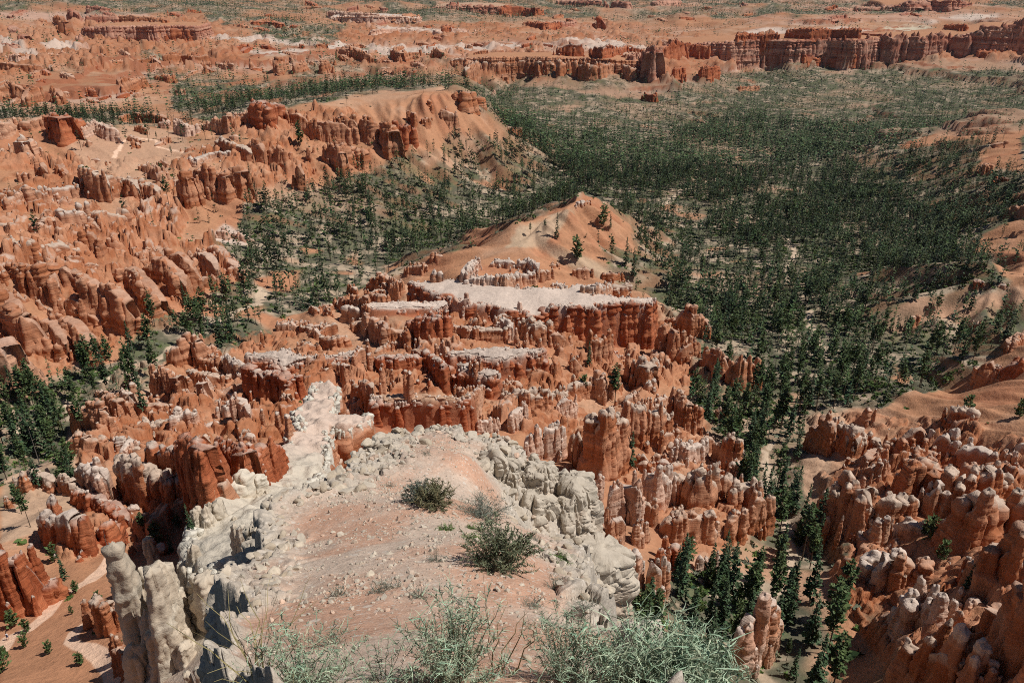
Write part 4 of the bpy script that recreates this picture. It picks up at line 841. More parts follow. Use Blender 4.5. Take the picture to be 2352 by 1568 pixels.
zone('left of the pale walkway', [
 ('D', [(520,1210,1380),(560,1200,1430),(620,1200,1420)], 'orange', 2.2, LEN), ('D', [(640,1180,1400),(700,1160,1420),(760,1180,1400)], 'orange', 2.2, LEN),
 ('D', [(740,1130,1280),(810,1140,1330),(880,1160,1330)], 'orange', 2.2, LEN), ('D', [(900,1180,1290),(1000,1180,1300),(1100,1180,1310),(1170,1170,1290)], 'orange', 2.2, LEN),
 ('D', [(520,1390,1520),(580,1380,1562),(650,1400,1562),(720,1400,1562)], 'orange', 2.2, LEN), ('D', [(760,1430,1540),(850,1420,1562),(950,1400,1562)], 'pale', 2.2, CAPPED),
 ('D', [(950,1310,1400),(1040,1300,1430),(1150,1290,1400)], 'orange', 2.4, CAPPED), ('D', [(1180,1250,1440),(1240,1210,1400),(1320,1200,1380)], 'pink', 1.9, CAPPED),
 ('D', [(1340,1050,1170),(1380,1010,1180),(1430,1030,1150)], 'pink', 1.9, SH), ('D', [(1390,1330,1400),(1440,1300,1400),(1520,1320,1400)], 'pink', 1.9, SH),
 ('D', [(1600,1100,1400),(1640,1090,1380),(1670,1160,1390)], 'pink', 1.8, SH), ('D', [(1480,1200,1330),(1540,1170,1340),(1590,1150,1320)], 'pink', 2.0, CAPPED), ('D', [(1190,1080,1180),(1270,1080,1190)], 'orange', 2.0, SH),
 ('D', [(1690,930,1180),(1780,960,1200),(1870,960,1210)], 'red', 2.8, dict(FLAT, rows=2)), ('D', [(1880,960,1210),(1950,1000,1190),(2030,1000,1170)], 'red', 2.8, dict(FLAT, rows=2)),
 ('D', [(1785,1200,1420)], 'pale', 2.0, dict(word='hoodoo', sharp=.7, neck=.25)), ('D', [(1885,1255,1430)], 'pale', 2.0, dict(word='hoodoo', sharp=.5, neck=.25)), ('D', [(1948,1250,1440)], 'pale', 2.2, dict(word='hoodoo', sharp=.2, neck=.25)),
 ('P', [(362,1012,1135),(400,1000,1148),(435,1000,1152)], 'red', 2.0, dict(rows=2, cap=1.2, sharp=.6, tooth=.3)), ('P', [(440,1002,1150),(480,992,1148),(518,1006,1140)], 'red', 2.0, dict(rows=2, cap=.6, sharp=.6, tooth=.3)), ('P', [(525,1002,1132),(570,1008,1118),(610,1012,1100),(645,1018,1080)], 'red', 2.0, dict(rows=2, cap=.6, sharp=.6, tooth=.3)),
])
zone('around the lower left ravine', [
 ('H', [(560,70,250),(640,60,300),(720,40,380)], 'pink', 2.0, CAPPED), ('H', [(560,250,400),(640,270,420),(700,300,440)], 'red', 2.2, LEN), ('H', [(700,300,460),(760,330,500),(830,400,560)], 'red', 2.4, LEN),
 ('H', [(860,30,330),(950,20,400),(1050,60,430)], 'orange', 2.6, dict(CAPPED, cap=6, rows=3)), ('H', [(1080,130,400),(1150,130,400),(1250,140,370)], 'orange', 2.4, dict(CAPPED, rows=2)),
 ('H', [(1270,140,370),(1350,160,360),(1430,150,330)], 'orange', 2.2, LEN),
 ('H', [(380,350,640),(440,340,690),(520,370,720),(600,400,700)], 'red', 2.8, dict(CAPPED, cap=5, rows=2, front=.8)), ('H', [(610,420,720),(700,440,690),(800,520,650),(860,540,600)], 'red', 2.8, dict(rows=2, front=.8, tooth=.2)),
 ('H', [(150,140,300),(210,130,290),(280,120,260),(350,150,300)], 'orange', 2.0, CAPPED), ('H', [(430,160,280),(480,160,320),(550,200,320)], 'orange', 1.8, CAPPED), ('H', [(70,300,390),(110,290,370)], 'orange', 1.6, SH),
 ('H', [(310,440,540),(370,450,540)], 'orange', 1.6, SH), ('H', [(820,370,450),(920,360,470)], 'pale', 2.0, FLAT),
 ('H', [(-40,500,1130),(60,500,1120),(110,560,1110)], 'red', 3.0, dict(rows=2, tooth=.2, front=.8)), ('H', [(150,620,1120),(220,620,1110),(300,690,1050),(380,880,1010)], 'red', 2.6, dict(FLAT, rows=2, front=.85)),
 ('H', [(0,860,1160),(60,960,1130)], 'pale', 1.8, SH), ('H', [(670,1000,1200),(740,980,1250),(820,1020,1210)], 'orange', 1.8, dict(rows=2, tooth=.25)), ('H', [(830,1300,1450),(890,1330,1500)], 'orange', 1.8, LEN),
 ('H', [(1030,590,700),(1070,640,720)], 'orange', 1.8, FLAT),
])
zone('in the central amphitheatre', [
 ('E', [(20,900,1050),(60,900,1100),(110,860,1080)], 'pale', 2.0, dict(rows=2, tooth=.45, sharp=.7)), ('E', [(120,840,1000),(170,800,980),(215,760,940)], 'pale', 2.0, dict(rows=2, tooth=.45, sharp=.7)), ('E', [(120,1040,1200),(165,1080,1270),(215,1000,1200)], 'orange', 1.9, dict(rows=2, tooth=.3)), ('E', [(225,830,1005)], 'pale', 2.0, dict(word='hoodoo', sharp=.4, neck=.2)),
 ('E', [(70,540,660),(140,540,655)], 'pale', 2.8, dict(FLAT, cap=2.4)), ('E', [(200,590,730),(250,600,800),(320,610,840)], 'pale', 2.6, LEN), ('E', [(315,605,840)], 'pale', 2.2, SH),
 ('E', [(350,640,840),(420,690,830),(480,700,850)], 'orange', 2.6, LEN), ('E', [(490,630,790),(560,590,840),(640,600,840),(740,560,830)], 'red', 3.0, dict(FLAT, rows=3, front=.8)),
 ('E', [(530,725,850)], 'pale', 2.2, dict(word='hoodoo', neck=.25)), ('E', [(690,770,920),(722,790,930)], 'pale', 2.2, SH), ('E', [(625,750,835)], 'red', 2.0, SH), ('E', [(560,600,700)], 'red', 1.8, SH),
 ('E', [(740,650,740),(820,655,760),(880,660,790)], 'pale', 2.4, LEN), ('E', [(890,665,790),(960,680,790),(1050,680,790),(1130,680,800)], 'orange', 2.6, dict(FLAT, cap=2)),
 ('E', [(1080,610,740),(1150,620,780)], 'pink', 2.4, CAPPED), ('E', [(1200,690,820)], 'pale', 2.4, SH), ('E', [(1268,700,820)], 'pale', 2.4, SH), ('E', [(1225,510,570)], 'pink', 1.6, SH), ('E', [(845,580,655)], 'pink', 1.6, SH), ('E', [(820,690,760)], 'pink', 1.4, SH),
 ('E', [(760,470,570),(820,480,600),(870,440,560)], 'pink', 2.2, SH),
 ('E', [(1230,600,760),(1320,620,800),(1420,620,800)], 'orange', 3.0, dict(CAPPED, rows=3)), ('E', [(1430,700,820),(1480,700,830),(1560,740,860)], 'orange', 2.8, LEN), ('E', [(1320,850,1000),(1390,870,1010),(1440,880,1020)], 'orange', 2.4, LEN),
 ('E', [(1570,810,1020),(1620,880,1030),(1670,950,1030)], 'orange', 2.2, SH), ('E', [(1690,700,930),(1760,700,950),(1830,690,950)], 'orange', 2.4, SH), ('E', [(1885,905,980),(1920,900,980)], 'orange', 2.0, SH),
 ('E', [(305,925,1135)], 'pale', 2.3, dict(word='hoodoo', sharp=.7, neck=.2)), ('E', [(372,955,1115)], 'pale', 1.6, dict(word='hoodoo', sharp=.7, neck=.25)), ('E', [(466,970,1160)], 'pale', 1.5, dict(word='hoodoo', sharp=.8, neck=.2)), ('E', [(492,985,1165)], 'pale', 1.4, dict(word='hoodoo', sharp=.8, neck=.2)),
 ('E', [(545,1030,1120)], 'red', 1.5, SH), ('E', [(620,1030,1130)], 'red', 1.6, SH), ('E', [(590,830,960),(700,900,1120),(790,980,1130)], 'red', 2.6, dict(FLAT, rows=2, front=.8)),
 ('E', [(300,870,1010),(400,870,1020),(540,870,1000)], 'red', 2.4, dict(FLAT, rows=2, front=.8)),
])
zone('on the valley side buttress', [
 ('E', [(2180,620,900),(2240,640,940),(2300,700,930)], 'orange', 3.0, LEN), ('E', [(2210,610,700),(2290,600,720),(2352,590,740)], 'orange', 3.0, LEN),
 ('G', [(0,620,760),(50,530,760),(110,520,780)], 'orange', 2.8, LEN), ('G', [(130,540,780),(190,590,770),(225,660,780)], 'orange', 2.8, LEN), ('G', [(0,850,950),(60,760,960),(110,730,950),(150,800,900)], 'orange', 2.4, SH),
 ('G', [(170,800,1000),(250,800,1050),(300,830,1080),(350,850,1090)], 'orange', 2.8, dict(SH, front=.8)), ('G', [(360,840,1110),(450,810,1130),(500,880,1110),(540,860,1080)], 'orange', 3.0, dict(SH, front=.8)),
 ('G', [(0,1080,1300),(60,1150,1400),(130,1190,1410),(160,1240,1380)], 'orange', 2.2, LEN), ('E', [(1940,850,1080),(2000,860,1100),(2080,890,1110),(2130,890,1060)], 'orange', 2.6, dict(CAPPED, rows=3)),
 ('E', [(2185,890,1040)], 'orange', 2.6, SH), ('E', [(1700,960,1150),(1780,980,1200),(1830,1000,1170)], 'pale', 2.4, LEN), ('E', [(1560,1040,1180),(1640,1010,1170),(1700,1030,1160)], 'orange', 2.6, dict(CAPPED, rows=2)),
 ('E', [(1200,1070,1230),(1300,1090,1260),(1400,1100,1250),(1540,1080,1200)], 'orange', 2.4, CAPPED), ('E', [(1110,1110,1170),(1180,1110,1230)], 'orange', 2.0, CAPPED),
 ('E', [(2080,1040,1130),(2120,1005,1130)], 'pale', 2.2, dict(cap=4, tooth=.2)), ('E', [(1880,1230,1400),(1930,1240,1420)], 'orange', 2.0, CAPPED),
 ('E', [(1930,1150,1480),(1990,1130,1500),(2070,1150,1500)], 'orange', 2.4, dict(CAPPED, front=.8)), ('E', [(2110,1170,1500),(2160,1160,1480),(2200,1180,1440)], 'orange', 2.4, dict(CAPPED, front=.8)),
 ('E', [(2230,1080,1350),(2290,1100,1380),(2340,1180,1400)], 'orange', 2.2, SH), ('G', [(0,1420,1600),(80,1450,1620),(200,1410,1600)], 'pink', 2.2, CAPPED), ('G', [(270,1400,1600),(360,1370,1640),(440,1430,1660)], 'orange', 2.4, dict(CAPPED, rows=2)),
 ('E', [(2240,1480,1600),(2300,1460,1600)], 'pink', 1.8, CAPPED),
])
zone('right below the outcrop', [
 ('E', [(930,1290,1390),(1000,1290,1400),(1080,1280,1390)], 'pink', 1.8, SH), ('E', [(1170,1250,1400),(1220,1190,1380),(1270,1180,1300)], 'pink', 2.0, SH),
 ('E', [(1270,1400,1580),(1340,1320,1580)], 'pink', 2.0, CAPPED), ('E', [(1400,1280,1580),(1500,1310,1580)], 'pink', 2.2, CAPPED), ('E', [(1480,1180,1290),(1550,1110,1300),(1600,1150,1290)], 'pink', 2.0, SH),
 ('E', [(1570,1300,1640),(1640,1290,1660)], 'orange', 2.4, dict(CAPPED, front=.8)), ('E', [(1690,1230,1720),(1780,1215,1730),(1880,1260,1670)], 'orange', 3.4, dict(CAPPED, rows=2, front=.9, tooth=.2)),
 ('E', [(1235,1130,1230),(1265,1140,1235)], 'pink', 1.6, SH),
 ('I', [(1640,190,430),(1700,170,420),(1770,150,400)], 'pink', 1.6, SH), ('I', [(1840,170,500),(1920,160,480),(2000,130,520)], 'pink', 1.9, SH), ('I', [(2040,110,400),(2120,80,420),(2210,100,400),(2270,140,370)], 'pink', 2.2, CAPPED),
 ('I', [(1700,430,600),(1770,440,620)], 'pink', 1.5, SH), ('I', [(1830,400,640),(1940,370,660)], 'pale', 1.8, SH), ('I', [(2000,460,650),(2060,460,640)], 'pale', 1.7, SH), ('I', [(1710,800,910),(1800,760,920),(1870,740,900)], 'pink', 1.5, SH),
 ('I', [(1890,700,930),(1980,650,930),(2060,740,930)], 'pink', 2.0, dict(CAPPED, tooth=.25)), ('I', [(2080,700,980),(2130,680,1000),(2190,720,1000)], 'pale', 1.8, CAPPED), ('I', [(2170,460,580),(2280,420,620),(2320,450,600)], 'orange', 2.2, FLAT),
 ('I', [(2160,600,780),(2250,660,800)], 'red', 1.8, SH), ('I', [(2050,300,500),(2120,320,520)], 'orange', 1.8, LEN),
 ('J', [(20,160,380),(110,140,400),(220,80,400),(330,160,370)], 'orange', 3.4, dict(CAPPED, rows=3, front=.85, tooth=.25)), ('J', [(0,420,620),(100,400,620),(200,400,640)], 'orange', 2.4, FLAT), ('J', [(230,480,640),(300,480,650)], 'pale', 2.0, SH),
 ('J', [(370,380,620),(440,360,600)], 'orange', 2.2, LEN), ('J', [(380,190,420),(470,160,420),(540,200,480)], 'orange', 2.2, CAPPED), ('J', [(500,270,560),(590,260,580),(630,320,540)], 'orange', 2.0, LEN),
 ('J', [(0,640,800),(60,680,840)], 'red', 1.8, LEN), ('J', [(150,680,830),(210,670,840)], 'pink', 1.6, SH), ('J', [(280,680,820),(340,700,830)], 'pink', 1.6, SH),
 ('J', [(400,1190,1510),(460,1110,1500),(530,970,1470)], 'pink', 2.0, dict(rows=2, tooth=.2, front=.8)), ('J', [(560,1000,1450),(600,1030,1440),(660,1050,1350)], 'pale', 1.9, dict(rows=2, tooth=.2, front=.8)),
])
zone('in the shadowed hoodoo maze', [
 ('G', [(890,1390,1500),(940,1250,1540),(1020,1240,1562)], 'orange', 2.4, LEN), ('G', [(1040,1240,1500),(1110,1290,1520),(1170,1340,1562)], 'orange', 2.4, CAPPED), ('G', [(1180,1350,1562),(1260,1380,1580),(1350,1400,1600)], 'orange', 2.4, CAPPED),
 ('G', [(1500,1410,1600),(1590,1310,1600),(1650,1330,1600)], 'orange', 3.0, dict(tooth=.3, rows=2)), ('G', [(1680,1340,1600),(1760,1350,1620),(1840,1370,1600)], 'pale', 2.6, CAPPED),
 ('G', [(1860,1440,1640),(1950,1430,1650),(2100,1480,1680)], 'pale', 3.0, CAPPED), ('G', [(2240,1420,1560),(2352,1420,1580)], 'pale', 2.8, CAPPED), ('G', [(1360,1410,1600),(1440,1400,1610)], 'orange', 2.4, LEN),
 ('J', [(970,190,480),(1030,180,560),(1090,200,600)], 'orange', 2.8, dict(CAPPED, front=.8)), ('J', [(1100,140,520),(1180,130,620),(1260,180,620)], 'orange', 3.2, dict(CAPPED, front=.8, rows=2)), ('J', [(1220,60,240),(1300,50,250)], 'pale', 1.9, SH), ('J', [(1340,45,250),(1380,40,240),(1430,60,200)], 'pale', 1.9, SH),
 ('J', [(1270,250,520),(1340,240,560),(1440,260,560),(1560,300,500)], 'orange', 3.0, CAPPED), ('J', [(1240,470,680),(1330,430,680),(1450,440,640)], 'pale', 2.4, CAPPED), ('J', [(1460,440,600),(1560,440,600),(1640,480,600)], 'pale', 2.4, CAPPED),
 ('J', [(1250,640,950),(1340,630,1000),(1440,640,980)], 'pink', 3.4, dict(CAPPED, front=.8)), ('J', [(1460,660,980),(1560,700,930),(1640,720,900)], 'orange', 3.2, dict(front=.8)), ('J', [(1620,230,450),(1700,160,480),(1780,200,470)], 'pale', 2.6, CAPPED),
 ('J', [(1460,100,330),(1600,0,340),(1700,60,340)], 'orange', 3.2, dict(front=.7)), ('J', [(1780,30,420),(1860,40,440),(1920,70,440)], 'orange', 3.0, CAPPED), ('J', [(1960,100,350),(2100,80,340),(2230,60,330)], 'orange', 3.2, CAPPED),
 ('J', [(1780,460,650),(1850,300,690),(1960,220,700),(2050,300,650)], 'orange', 4.2, dict(CAPPED, rows=2, front=.9, tooth=.2)), ('J', [(2100,300,560),(2200,240,580),(2380,280,600)], 'orange', 3.8, dict(CAPPED, front=.9, tooth=.2)),
 ('J', [(1950,720,980),(2080,580,1010),(2200,500,1020)], 'orange', 4.0, dict(FLAT, front=.9)), ('J', [(2210,500,1010),(2300,520,1030),(2400,540,1040)], 'orange', 4.0, dict(CAPPED, front=.9)), ('J', [(1912,632,905)], 'red', 1.3, dict(word='spire', sharp=.5, neck=.15, flare=1) if False else dict(sharp=.4, neck=.15)),
 ('J', [(1840,720,800)], 'red', 1.0, SH),
 ('J', [(1430,960,1270),(1520,860,1290)], 'pink', 2.6, dict(CAPPED, front=.8)), ('J', [(1600,930,1260),(1720,950,1250),(1830,960,1200)], 'pink', 2.6, dict(CAPPED, front=.8)),
 ('J', [(1500,1290,1640),(1650,1170,1680),(1760,1160,1680)], 'orange', 4.0, dict(CAPPED, front=.9, tooth=.2)), ('J', [(1780,1180,1680),(1940,1280,1660)], 'pale', 3.0, CAPPED),
 ('J', [(2080,1050,1400),(2200,920,1500),(2300,890,1600)], 'orange', 5.5, dict(FLAT, front=.95, rows=2)), ('J', [(2310,700,1500),(2400,680,1600)], 'orange', 5.0, dict(FLAT, front=.95)),
 ('J', [(1090,560,640),(1180,540,650)], 'red', 2.0, FLAT), ('J', [(2020,1440,1560),(2100,1400,1600)], 'pale', 1.8, LEN),
])
zone('behind the white plateau', [
 ('E', [(870,280,380),(900,240,340),(950,200,290)], 'pink', 2.4, CAPPED), ('E', [(1040,220,280),(1100,225,290),(1180,225,300)], 'pale', 2.8, CAPPED), ('E', [(1200,240,300),(1280,215,310),(1320,220,390)], 'pale', 2.8, CAPPED),
 ('E', [(870,350,395),(960,330,400),(1060,330,405)], 'pink', 2.4, CAPPED), ('E', [(1070,320,405),(1140,310,410),(1220,320,410)], 'pale', 2.6, CAPPED), ('E', [(1230,310,405),(1320,310,400)], 'pale', 2.6, CAPPED),
 ('E', [(1340,290,385),(1410,290,380)], 'orange', 2.6, dict(tooth=.2)), ('E', [(650,290,385),(700,295,388)], 'pale', 2.6, dict(cap=4, tooth=.15)),
 ('E', [(1590,290,350),(1660,270,355),(1710,290,355)], 'orange', 2.4, LEN), ('E', [(1790,310,375),(1850,295,380),(1915,310,380)], 'orange', 2.6, SH), ('E', [(1440,250,290),(1480,250,290)], 'orange', 2.0, SH),
 ('E', [(1650,400,455),(1740,385,465),(1830,390,470)], 'pale', 2.6, CAPPED), ('E', [(1830,390,470),(1960,390,470)], 'orange', 2.8, CAPPED), ('B', [(1615,1338,1385),(1645,1345,1390)], 'pale', 2.6, dict(cap=4, sharp=.2)), ('B', [(1660,1355,1380),(1695,1340,1362)], 'orange', 1.8, SH),
 ('E', [(1450,385,415),(1520,390,420)], 'pink', 2.0, CAPPED),
])
log('fins')
# walls of the raised tables
WALL = {'horizon_wall': ('purple', 12.0, 'dark red cliff standing highest on the skyline near the right corner'), 'horizon_table': ('purple', 11.0, 'dark red table cliff on the skyline above the centre'), 'pale_table': ('pink', 7.0, 'pale fluted picket cliff far beyond the wooded hollow'), 'far_wall': ('purple', 8.0, 'long fluted cliff wall above the wooded talus at the far right'), 'far_rim': ('orange', 5.5, 'orange cliff rim standing above the pale talus beyond the valley'), 'corner_wall': ('purple', 7.0, 'banded purplish cliff in the upper left corner'), 'plateau': ('red', 3.2, 'fluted red cliff holding up the broad white plateau'), 'west_table': ('red', 2.6, 'fluted cliff under the narrow white table beside the plateau'),
 'red_shelf': ('red', 2.4, 'deep red wall under the thin winding grey shelf'), 'grey_table': ('red', 2.6, 'red fluted cliff under the crumbly grey table top'),
 'front_wall': ('red', 2.6, 'long red wall with hoodoos standing on its rim'), 'arc_table': ('red', 2.4, 'curved red wall with a thin grey cap'), 'spur': ('orange', 2.4, 'red cliffs along the pale walkway spur')}
for k, m in MESAS.items():
    P = m['w']; style, R, lab = WALL[k]; rims = []; rs = np.random.RandomState(len(k) * 7 + 3)
    area = .5 * np.sum(P[:, 0] * np.roll(P[:, 1], -1) - np.roll(P[:, 0], -1) * P[:, 1]); sg = 1 if area > 0 else -1
    rows = []
    for i in range(len(P)):
        a, b = P[i], P[(i + 1) % len(P)]; L = math.hypot(*(b - a)[:2]); nn = max(1, int(round(L / (R * 1.15))))
        nx_, ny_ = (b[1] - a[1]) / (L + 1e-6) * sg, -(b[0] - a[0]) / (L + 1e-6) * sg
        for j in range(nn):
            t = (j + rs.uniform(.2, .8)) / nn; p = a + (b - a) * t; rr = R * rs.uniform(.7, 1.25)
            for _ in range(3 if 'p' in m else 0):      # crumbling blocks along the rim
                t2 = rs.rand(); p2 = a + (b - a) * t2; ins_ = rs.uniform(-.5, 1.8); r2_ = rs.uniform(.35, 1.0) * (1.25 if k == 'spur' else .8); rims.append((p2[0] - nx_ * ins_, p2[1] - ny_ * ins_, p2[2] - 2.2, p2[2] + rs.uniform(-.2, .9) * r2_ * (1.3 if k == 'spur' else .7), r2_, rs.uniform(0, .5)))
            x, y = p[0] - nx_ * rr * .45, p[1] - ny_ * rr * .45
            if nx_ * x + ny_ * y > .45 * math.hypot(x, y): continue
            zb = float(ground(np.array(x + nx_ * (7 if 'p' in m else 16)), np.array(y + ny_ * (7 if 'p' in m else 16))))
            rows.append((x, y, zb - 3, p[2] - rs.uniform(.1, .9), rr, rs.uniform(0, .25)))
            if rs.rand() < .45: rows.append((x + nx_ * rr * .9, y + ny_ * rr * .9, zb - 3, zb + (p[2] - zb) * rs.uniform(.35, .92), rr * .75, rs.uniform(.2, .9)))
    A = np.array(rows); A = A[A[:, 3] - A[:, 2] > 3.5]
    V_, F_, C_ = columns(A[:, 0], A[:, 1], A[:, 2], A[:, 3], A[:, 4], 40, 20, A[:, 5], style, 77 + len(k), np.full(len(A), .9), flare=.35)
    if k == 'spur':
        fa = np.hypot(A[:, 0], A[:, 1]) > 150; parts = [columns(B_[:, 0], B_[:, 1], B_[:, 2], B_[:, 3], B_[:, 4], 40, 20, B_[:, 5], st, 78, np.full(len(B_), .9), flare=.35) for B_, st in ((A[fa], 'orange'), (A[~fa], 'cream'))]
        bg_ = Bag(); [bg_.add(*q) for q in parts]; o = bg_.build('rock_wall', MAT_ROCK)
    else: o = mesh_np('rock_wall', V_, F_, MAT_ROCK, C_)
    tag(o, lab, 'cliff')
    if 'p' not in m: continue
    Q = np.array(rims); mp = 'cream' if k == 'spur' else 'pink'
    V_, F_, C_ = columns(Q[:, 0], Q[:, 1], Q[:, 2], Q[:, 3], Q[:, 4], 12, 11, Q[:, 5], mp, 79, np.full(len(Q), 9.0), flare=.1, rough=.45)
    mesh_np('rim_rubble', V_, F_, MAT_ROCK, C_, parent=o)
    if k in ('red_shelf', 'grey_table', 'arc_table', 'front_wall', 'west_table'):
        def zf(x, y, P=P):
            q = 1 / ((x[..., None] - P[:, 0]) ** 2 + (y[..., None] - P[:, 1]) ** 2 + 4) ** 1.3; return (q @ P[:, 2]) / q.sum(-1) + .55
        s_ = slab(P[:, :2], zf, 1.3, .55, m['c'], 500 + len(k), rag=.9)
        if s_: mesh_np('caprock', s_[0], s_[1], MAT_ROCK, s_[2], parent=o, smooth=False)
# low stubs and spires filling the slopes between the big fins
def fill(where, poly, n, styles, R, hmin, hmax, seed, wmax=26):
    rs = np.random.RandomState(seed); us = [p[0] for p in poly]; vs = [p[1] for p in poly]; items = []
    for _ in range(n * 30):
        if len(items) >= n: break
        u, v = rs.uniform(min(us), max(us)), rs.uniform(min(vs), max(vs))
        if not inpoly(np.array(u), np.array(v), poly): continue
        p = hit(u, v)
        if any((p[0] - f[0]) ** 2 + (p[1] - f[1]) ** 2 < (f[2] + R * .7) ** 2 for f in FOOT): continue
        w_ = rs.uniform(.35, 1) * wmax; h = rs.uniform(hmin, hmax); sl = rs.uniform(-.5, .5) * w_
        items.append(('P', [(u - w_ / 2, v - h * rs.uniform(.6, 1) - sl / 2, v - sl / 2), (u, v - h, v), (u + w_ / 2, v - h * rs.uniform(.6, 1) + sl / 2, v + sl / 2)], styles[rs.randint(len(styles))], R * rs.uniform(.8, 1.2), dict(SH, rows=2, word='outcrop')))
    zone(where, items)
fill('between the central walls', [(780,740),(1250,720),(1500,850),(1560,1000),(1700,1100),(1560,1120),(1300,960),(1090,930),(900,880),(640,900),(560,830),(700,780)], 34, ['orange', 'red', 'orange', 'pale'], 2.1, 20, 44, 1, 44)
fill('on the valley side slope', [(1350,900),(1560,880),(1700,1000),(1720,1200),(1500,1250),(1380,1100)], 20, ['orange', 'pale', 'orange'], 2.0, 26, 50, 2, 40)
fill('low beside the walkway', [(190,950),(380,850),(560,850),(700,900),(650,1000),(560,1100),(300,1080)], 24, ['orange', 'pink', 'orange'], 1.8, 24, 50, 3, 34)
fill('within the left massif', [(0,480),(180,430),(420,560),(560,640),(380,740),(150,820),(0,700)], 26, ['orange', 'orange', 'pale'], 3.2, 24, 48, 4, 44)
fill('around the trail saddle', [(0,330),(250,260),(560,300),(640,420),(400,470),(0,460)], 26, ['orange', 'pale'], 2.8, 12, 26, 5, 28)
fill('in the far left badlands', [(0,130),(350,130),(500,170),(420,230),(0,250)], 34, ['orange', 'pale', 'red'], 3.6, 8, 18, 6, 30)
fill('in the banded badlands', [(420,110),(1400,80),(1600,110),(1450,150),(700,180),(480,160)], 50, ['orange', 'red', 'pale', 'orange'], 4.5, 7, 16, 7, 34)
fill('near the horizon', [(0,10),(2000,5),(2200,30),(1700,60),(900,55),(300,90),(0,80)], 40, ['red', 'purple', 'orange'], 8, 6, 13, 8, 40)
fill('within the shadowed maze', [(1880,980),(2150,980),(2352,1100),(2352,1500),(2100,1500),(1950,1250)], 14, ['orange', 'pale'], 2.8, 36, 70, 9, 44)
fill('behind the white plateau', [(640,740),(780,700),(930,640),(960,660),(830,750),(700,790)], 14, ['orange'], 1.9, 16, 30, 10, 26)
log('walls')
# ---------------------------------------------------------------- the cream pillars at the lower left
CB = dict(mat=MAT_CREAM, rough=.34, bed=.06, cap=0.1, rows=1)
zone('above the lower trail', [
 ('H', [(1015,505,1480)], 'cream', 3.4, dict(neck=.24, sharp=.05, word='pillar', **CB)), ('H', [(1075,560,900)], 'cream', 2.0, dict(sharp=.3, word='pillar', **CB)),
 ('H', [(1180,690,1470)], 'cream', 3.0, dict(sharp=.15, word='pillar', **CB)), ('H', [(1235,760,1270)], 'cream', 1.8, dict(sharp=.3, word='pillar', **CB)),
 ('H', [(1150,1210,1500)], 'cream', 3.6, dict(sharp=.1, word='block', **CB)),
 ('H', [(1265,845,1240)], 'cream', 2.2, dict(sharp=.2, word='pillar', **CB)), ('H', [(1345,880,1210)], 'cream', 1.8, dict(sharp=.3, word='pillar', **CB)),
 ('H', [(1430,780,1070)], 'cream', 2.6, dict(sharp=.15, word='pillar', **CB)), ('H', [(1510,890,1120)], 'cream', 1.6, dict(sharp=.3, word='pillar', **CB)), ('H', [(1595,860,1090)], 'cream', 2.0, dict(sharp=.3, word='pillar', **CB)),
 ('H', [(1600,1190,1500)], 'cream', 1.9, dict(sharp=.4, word='pillar', **CB)), ('H', [(1270,1270,1420)], 'cream', 1.6, dict(sharp=.3, word='block', **CB)),
 ('H', [(1400,1450,1600)], 'cream', 1.8, dict(sharp=.3, word='block', **CB)),
 ('H', [(1605,215,320)], 'cream', 2.4, dict(sharp=.3, word='block', **CB)), ('H', [(1675,125,310)], 'cream', 3.0, dict(sharp=.2, word='block', **CB)), ('H', [(1745,150,300)], 'cream', 2.4, dict(sharp=.3, word='block', **CB)),
 ('H', [(1330,390,520)], 'cream', 1.8, dict(sharp=.4, word='block', **CB)), ('H', [(1400,360,500)], 'cream', 1.8, dict(sharp=.4, word='block', **CB)), ('H', [(1480,330,470)], 'cream', 2.2, dict(sharp=.4, word='block', **CB)), ('H', [(1310,640,760)], 'cream', 1.8, dict(sharp=.4, word='block', **CB)), ('H', [(1260,760,850)], 'cream', 1.6, dict(sharp=.4, word='block', **CB)), ('H', [(1660,480,760)], 'cream', 2.2, dict(sharp=.2, word='block', **CB)),
])
log('cream')
# ---------------------------------------------------------------- the rocky knob at the viewer's feet
KP = [(1176,1568,-4.3),(700,1568,-4.6),(1500,1568,-4.9),(1176,1450,-6.2),(850,1450,-6.4),(640,1480,-6.8),(1000,1300,-9.0),(800,1300,-9.5),(640,1350,-9.6),(1176,1250,-10.3),
 (1000,1150,-12.4),(850,1150,-13),(700,1190,-13.0),(600,1260,-12.3),(900,1070,-15.4),(1010,995,-18),(880,1020,-18),(1090,1050,-15.8),(1110,1165,-13.2),(1250,1330,-9.4),(1330,1400,-8.9),
 (1400,1450,-8.7),(1245,1285,-11.9),(1300,1345,-10.8),(560,1420,-8.6),(590,1568,-4.9),(1120,1120,-16.6),(1150,1170,-17.6),(1200,1215,-19.3),(1260,1240,-20.6),(1310,1270,-21.4),(1370,1330,-21.0),(1200,1030,-18.6),(1290,1060,-19.4)]
KW = np.array([W(*q) for q in KP] + [(0, 2.2, -3.0), (-3, 2.2, -3.4), (3, 2.2, -3.4), (0, 1, -2.0)])
nk = len(KW); kd = np.hypot(KW[:, None, 0] - KW[:, 0], KW[:, None, 1] - KW[:, 1])
KA = np.zeros((nk + 3, nk + 3)); KA[:nk, :nk] = np.sqrt(kd ** 2 + .3) - np.eye(nk) * .15; KA[:nk, nk] = 1; KA[:nk, nk + 1:] = KW[:, :2]; KA[nk:, :nk] = KA[:nk, nk:].T
kw_ = np.linalg.solve(KA, np.concatenate([KW[:, 2], [0, 0, 0]]))
